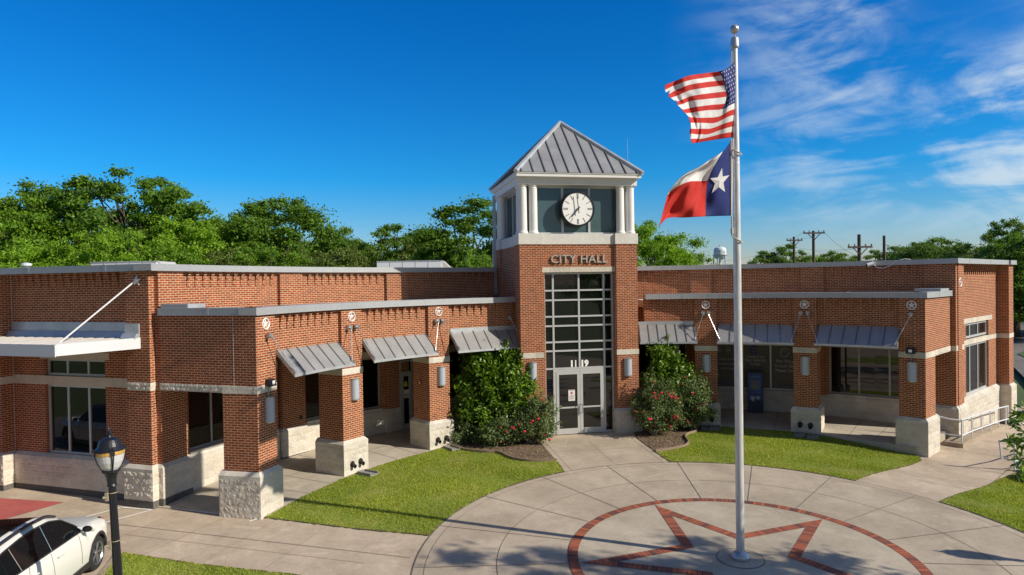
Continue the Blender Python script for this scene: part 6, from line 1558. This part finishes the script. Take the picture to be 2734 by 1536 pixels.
MT['wire'] = plain('wire', (.06, .06, .06), .6); o = m_.build('power_line', MT['wire'], origin=tuple(q1)); tag(o, 'thin overhead wires strung between the utility poles', 'power line')
q = at(1811/.9422, 621/.9422, 260); t = thing('water_tower', (q.x, q.y, 0), 'white water tower on legs far off behind the flagpole', 'water tower')
MT['wtower'] = plain('water_tower_paint', (.62, .70, .78), .5); R2 = 2.5; zt = q.z
m_ = MB(); m_.lathe([(0, zt-5.4), (1.1, zt-5.2), (2.2, zt-4.4), (R2, zt-3.6), (R2, zt-1.3), (2.1, zt-.5), (1.1, zt-.05), (0, zt)], (q.x, q.y, 0), 28); m_.build('tank', MT['wtower'], t)
m_ = MB(); m_.lathe([(.55, 0), (.5, zt-6.5), (1.0, zt-5.2)], (q.x, q.y, 0), 14); m_.build('riser', MT['wtower'], t)
for k in range(5):
    a = R_(20+72*k); m_ = MB(); m_.tube((q.x+3.0*math.cos(a), q.y+3.0*math.sin(a), 0), (q.x+2.45*math.cos(a), q.y+2.45*math.sin(a), zt-3.4), .22); m_.build('leg', MT['wtower'], t)
m_ = MB(); m_.lathe([(2.5, zt-3.5), (3.0, zt-3.5), (3.0, zt-3.2)], (q.x, q.y, 0), 28); m_.build('walkway', MT['flash'], t)
m_ = MB(); m_.lathe([(0, 0), (.45, 0)], (q.x+1.05, q.y-2.32, zt-2.4), 14, 0, (.9, .4, 0), (0, 0, 1), (0, -1, 0)); m_.build('emblem', MT['gold'], t)
m_ = MB(); m_.tube((q.x, q.y, zt), (q.x, q.y, zt+.6), .35); m_.build('vent', MT['flash'], t)
q = at(1578/.9422, 348/.9422, 60); t = thing('radio_mast', (q.x, q.y, 0), 'thin lattice radio mast beside the tower roof', 'radio mast')
m_ = MB(); m_.tube((q.x, q.y, 0), (q.x, q.y, q.z-3.4), .09, .07, 6); m_.tube((q.x, q.y, q.z-3.4), (q.x, q.y, q.z-1.2), .035, .03, 6); m_.tube((q.x, q.y, q.z-1.2), (q.x, q.y, q.z), .012, .008, 5); m_.build('mast', MT['flash'], t)
m_ = MB(); m_.tube((q.x+.2, q.y, q.z-3.4), (q.x+.2, q.y, q.z-2.6), .04); m_.tube((q.x, q.y, q.z-3.2), (q.x+.2, q.y, q.z-3.2), .02); m_.build('aerial', MT['flash'], t)
# small building, bollard and kerb across the road on the right
t = thing('metal_shed', (62, 58, -1), 'small pale metal shed with a blue grey eave across the road on the right', 'shed')
F_ = lambda s, e, z: Vector((58.6+s, 60-e, z)); m_ = MB(); m_.box(F_, 0, 12, -8, 0, -1, 2.6); m_.build('wall', MT['canopy_white'], t)
m_ = MB(); m_.box(F_, -1.2, 13, -9, .8, 2.75, 3.15); m_.build('roof', MT['coping'], t); m_ = MB(); m_.box(F_, 1.5, 11, .01, .05, -1, 1.0); m_.build('door', MT['kiosk_dark'], t)
m_ = MB(); m_.tube((54.5, 57.5, -1), (54.5, 57.5, .7), .16, n=12); m_.lathe([(.16, 0), (.1, .1), (0, .14)], (54.5, 57.5, .7), 12); o = m_.build('bollard', MT['yellow'], origin=(54.5, 57.5, -1)); tag(o, 'yellow bollard across the road at the right edge', 'bollard')
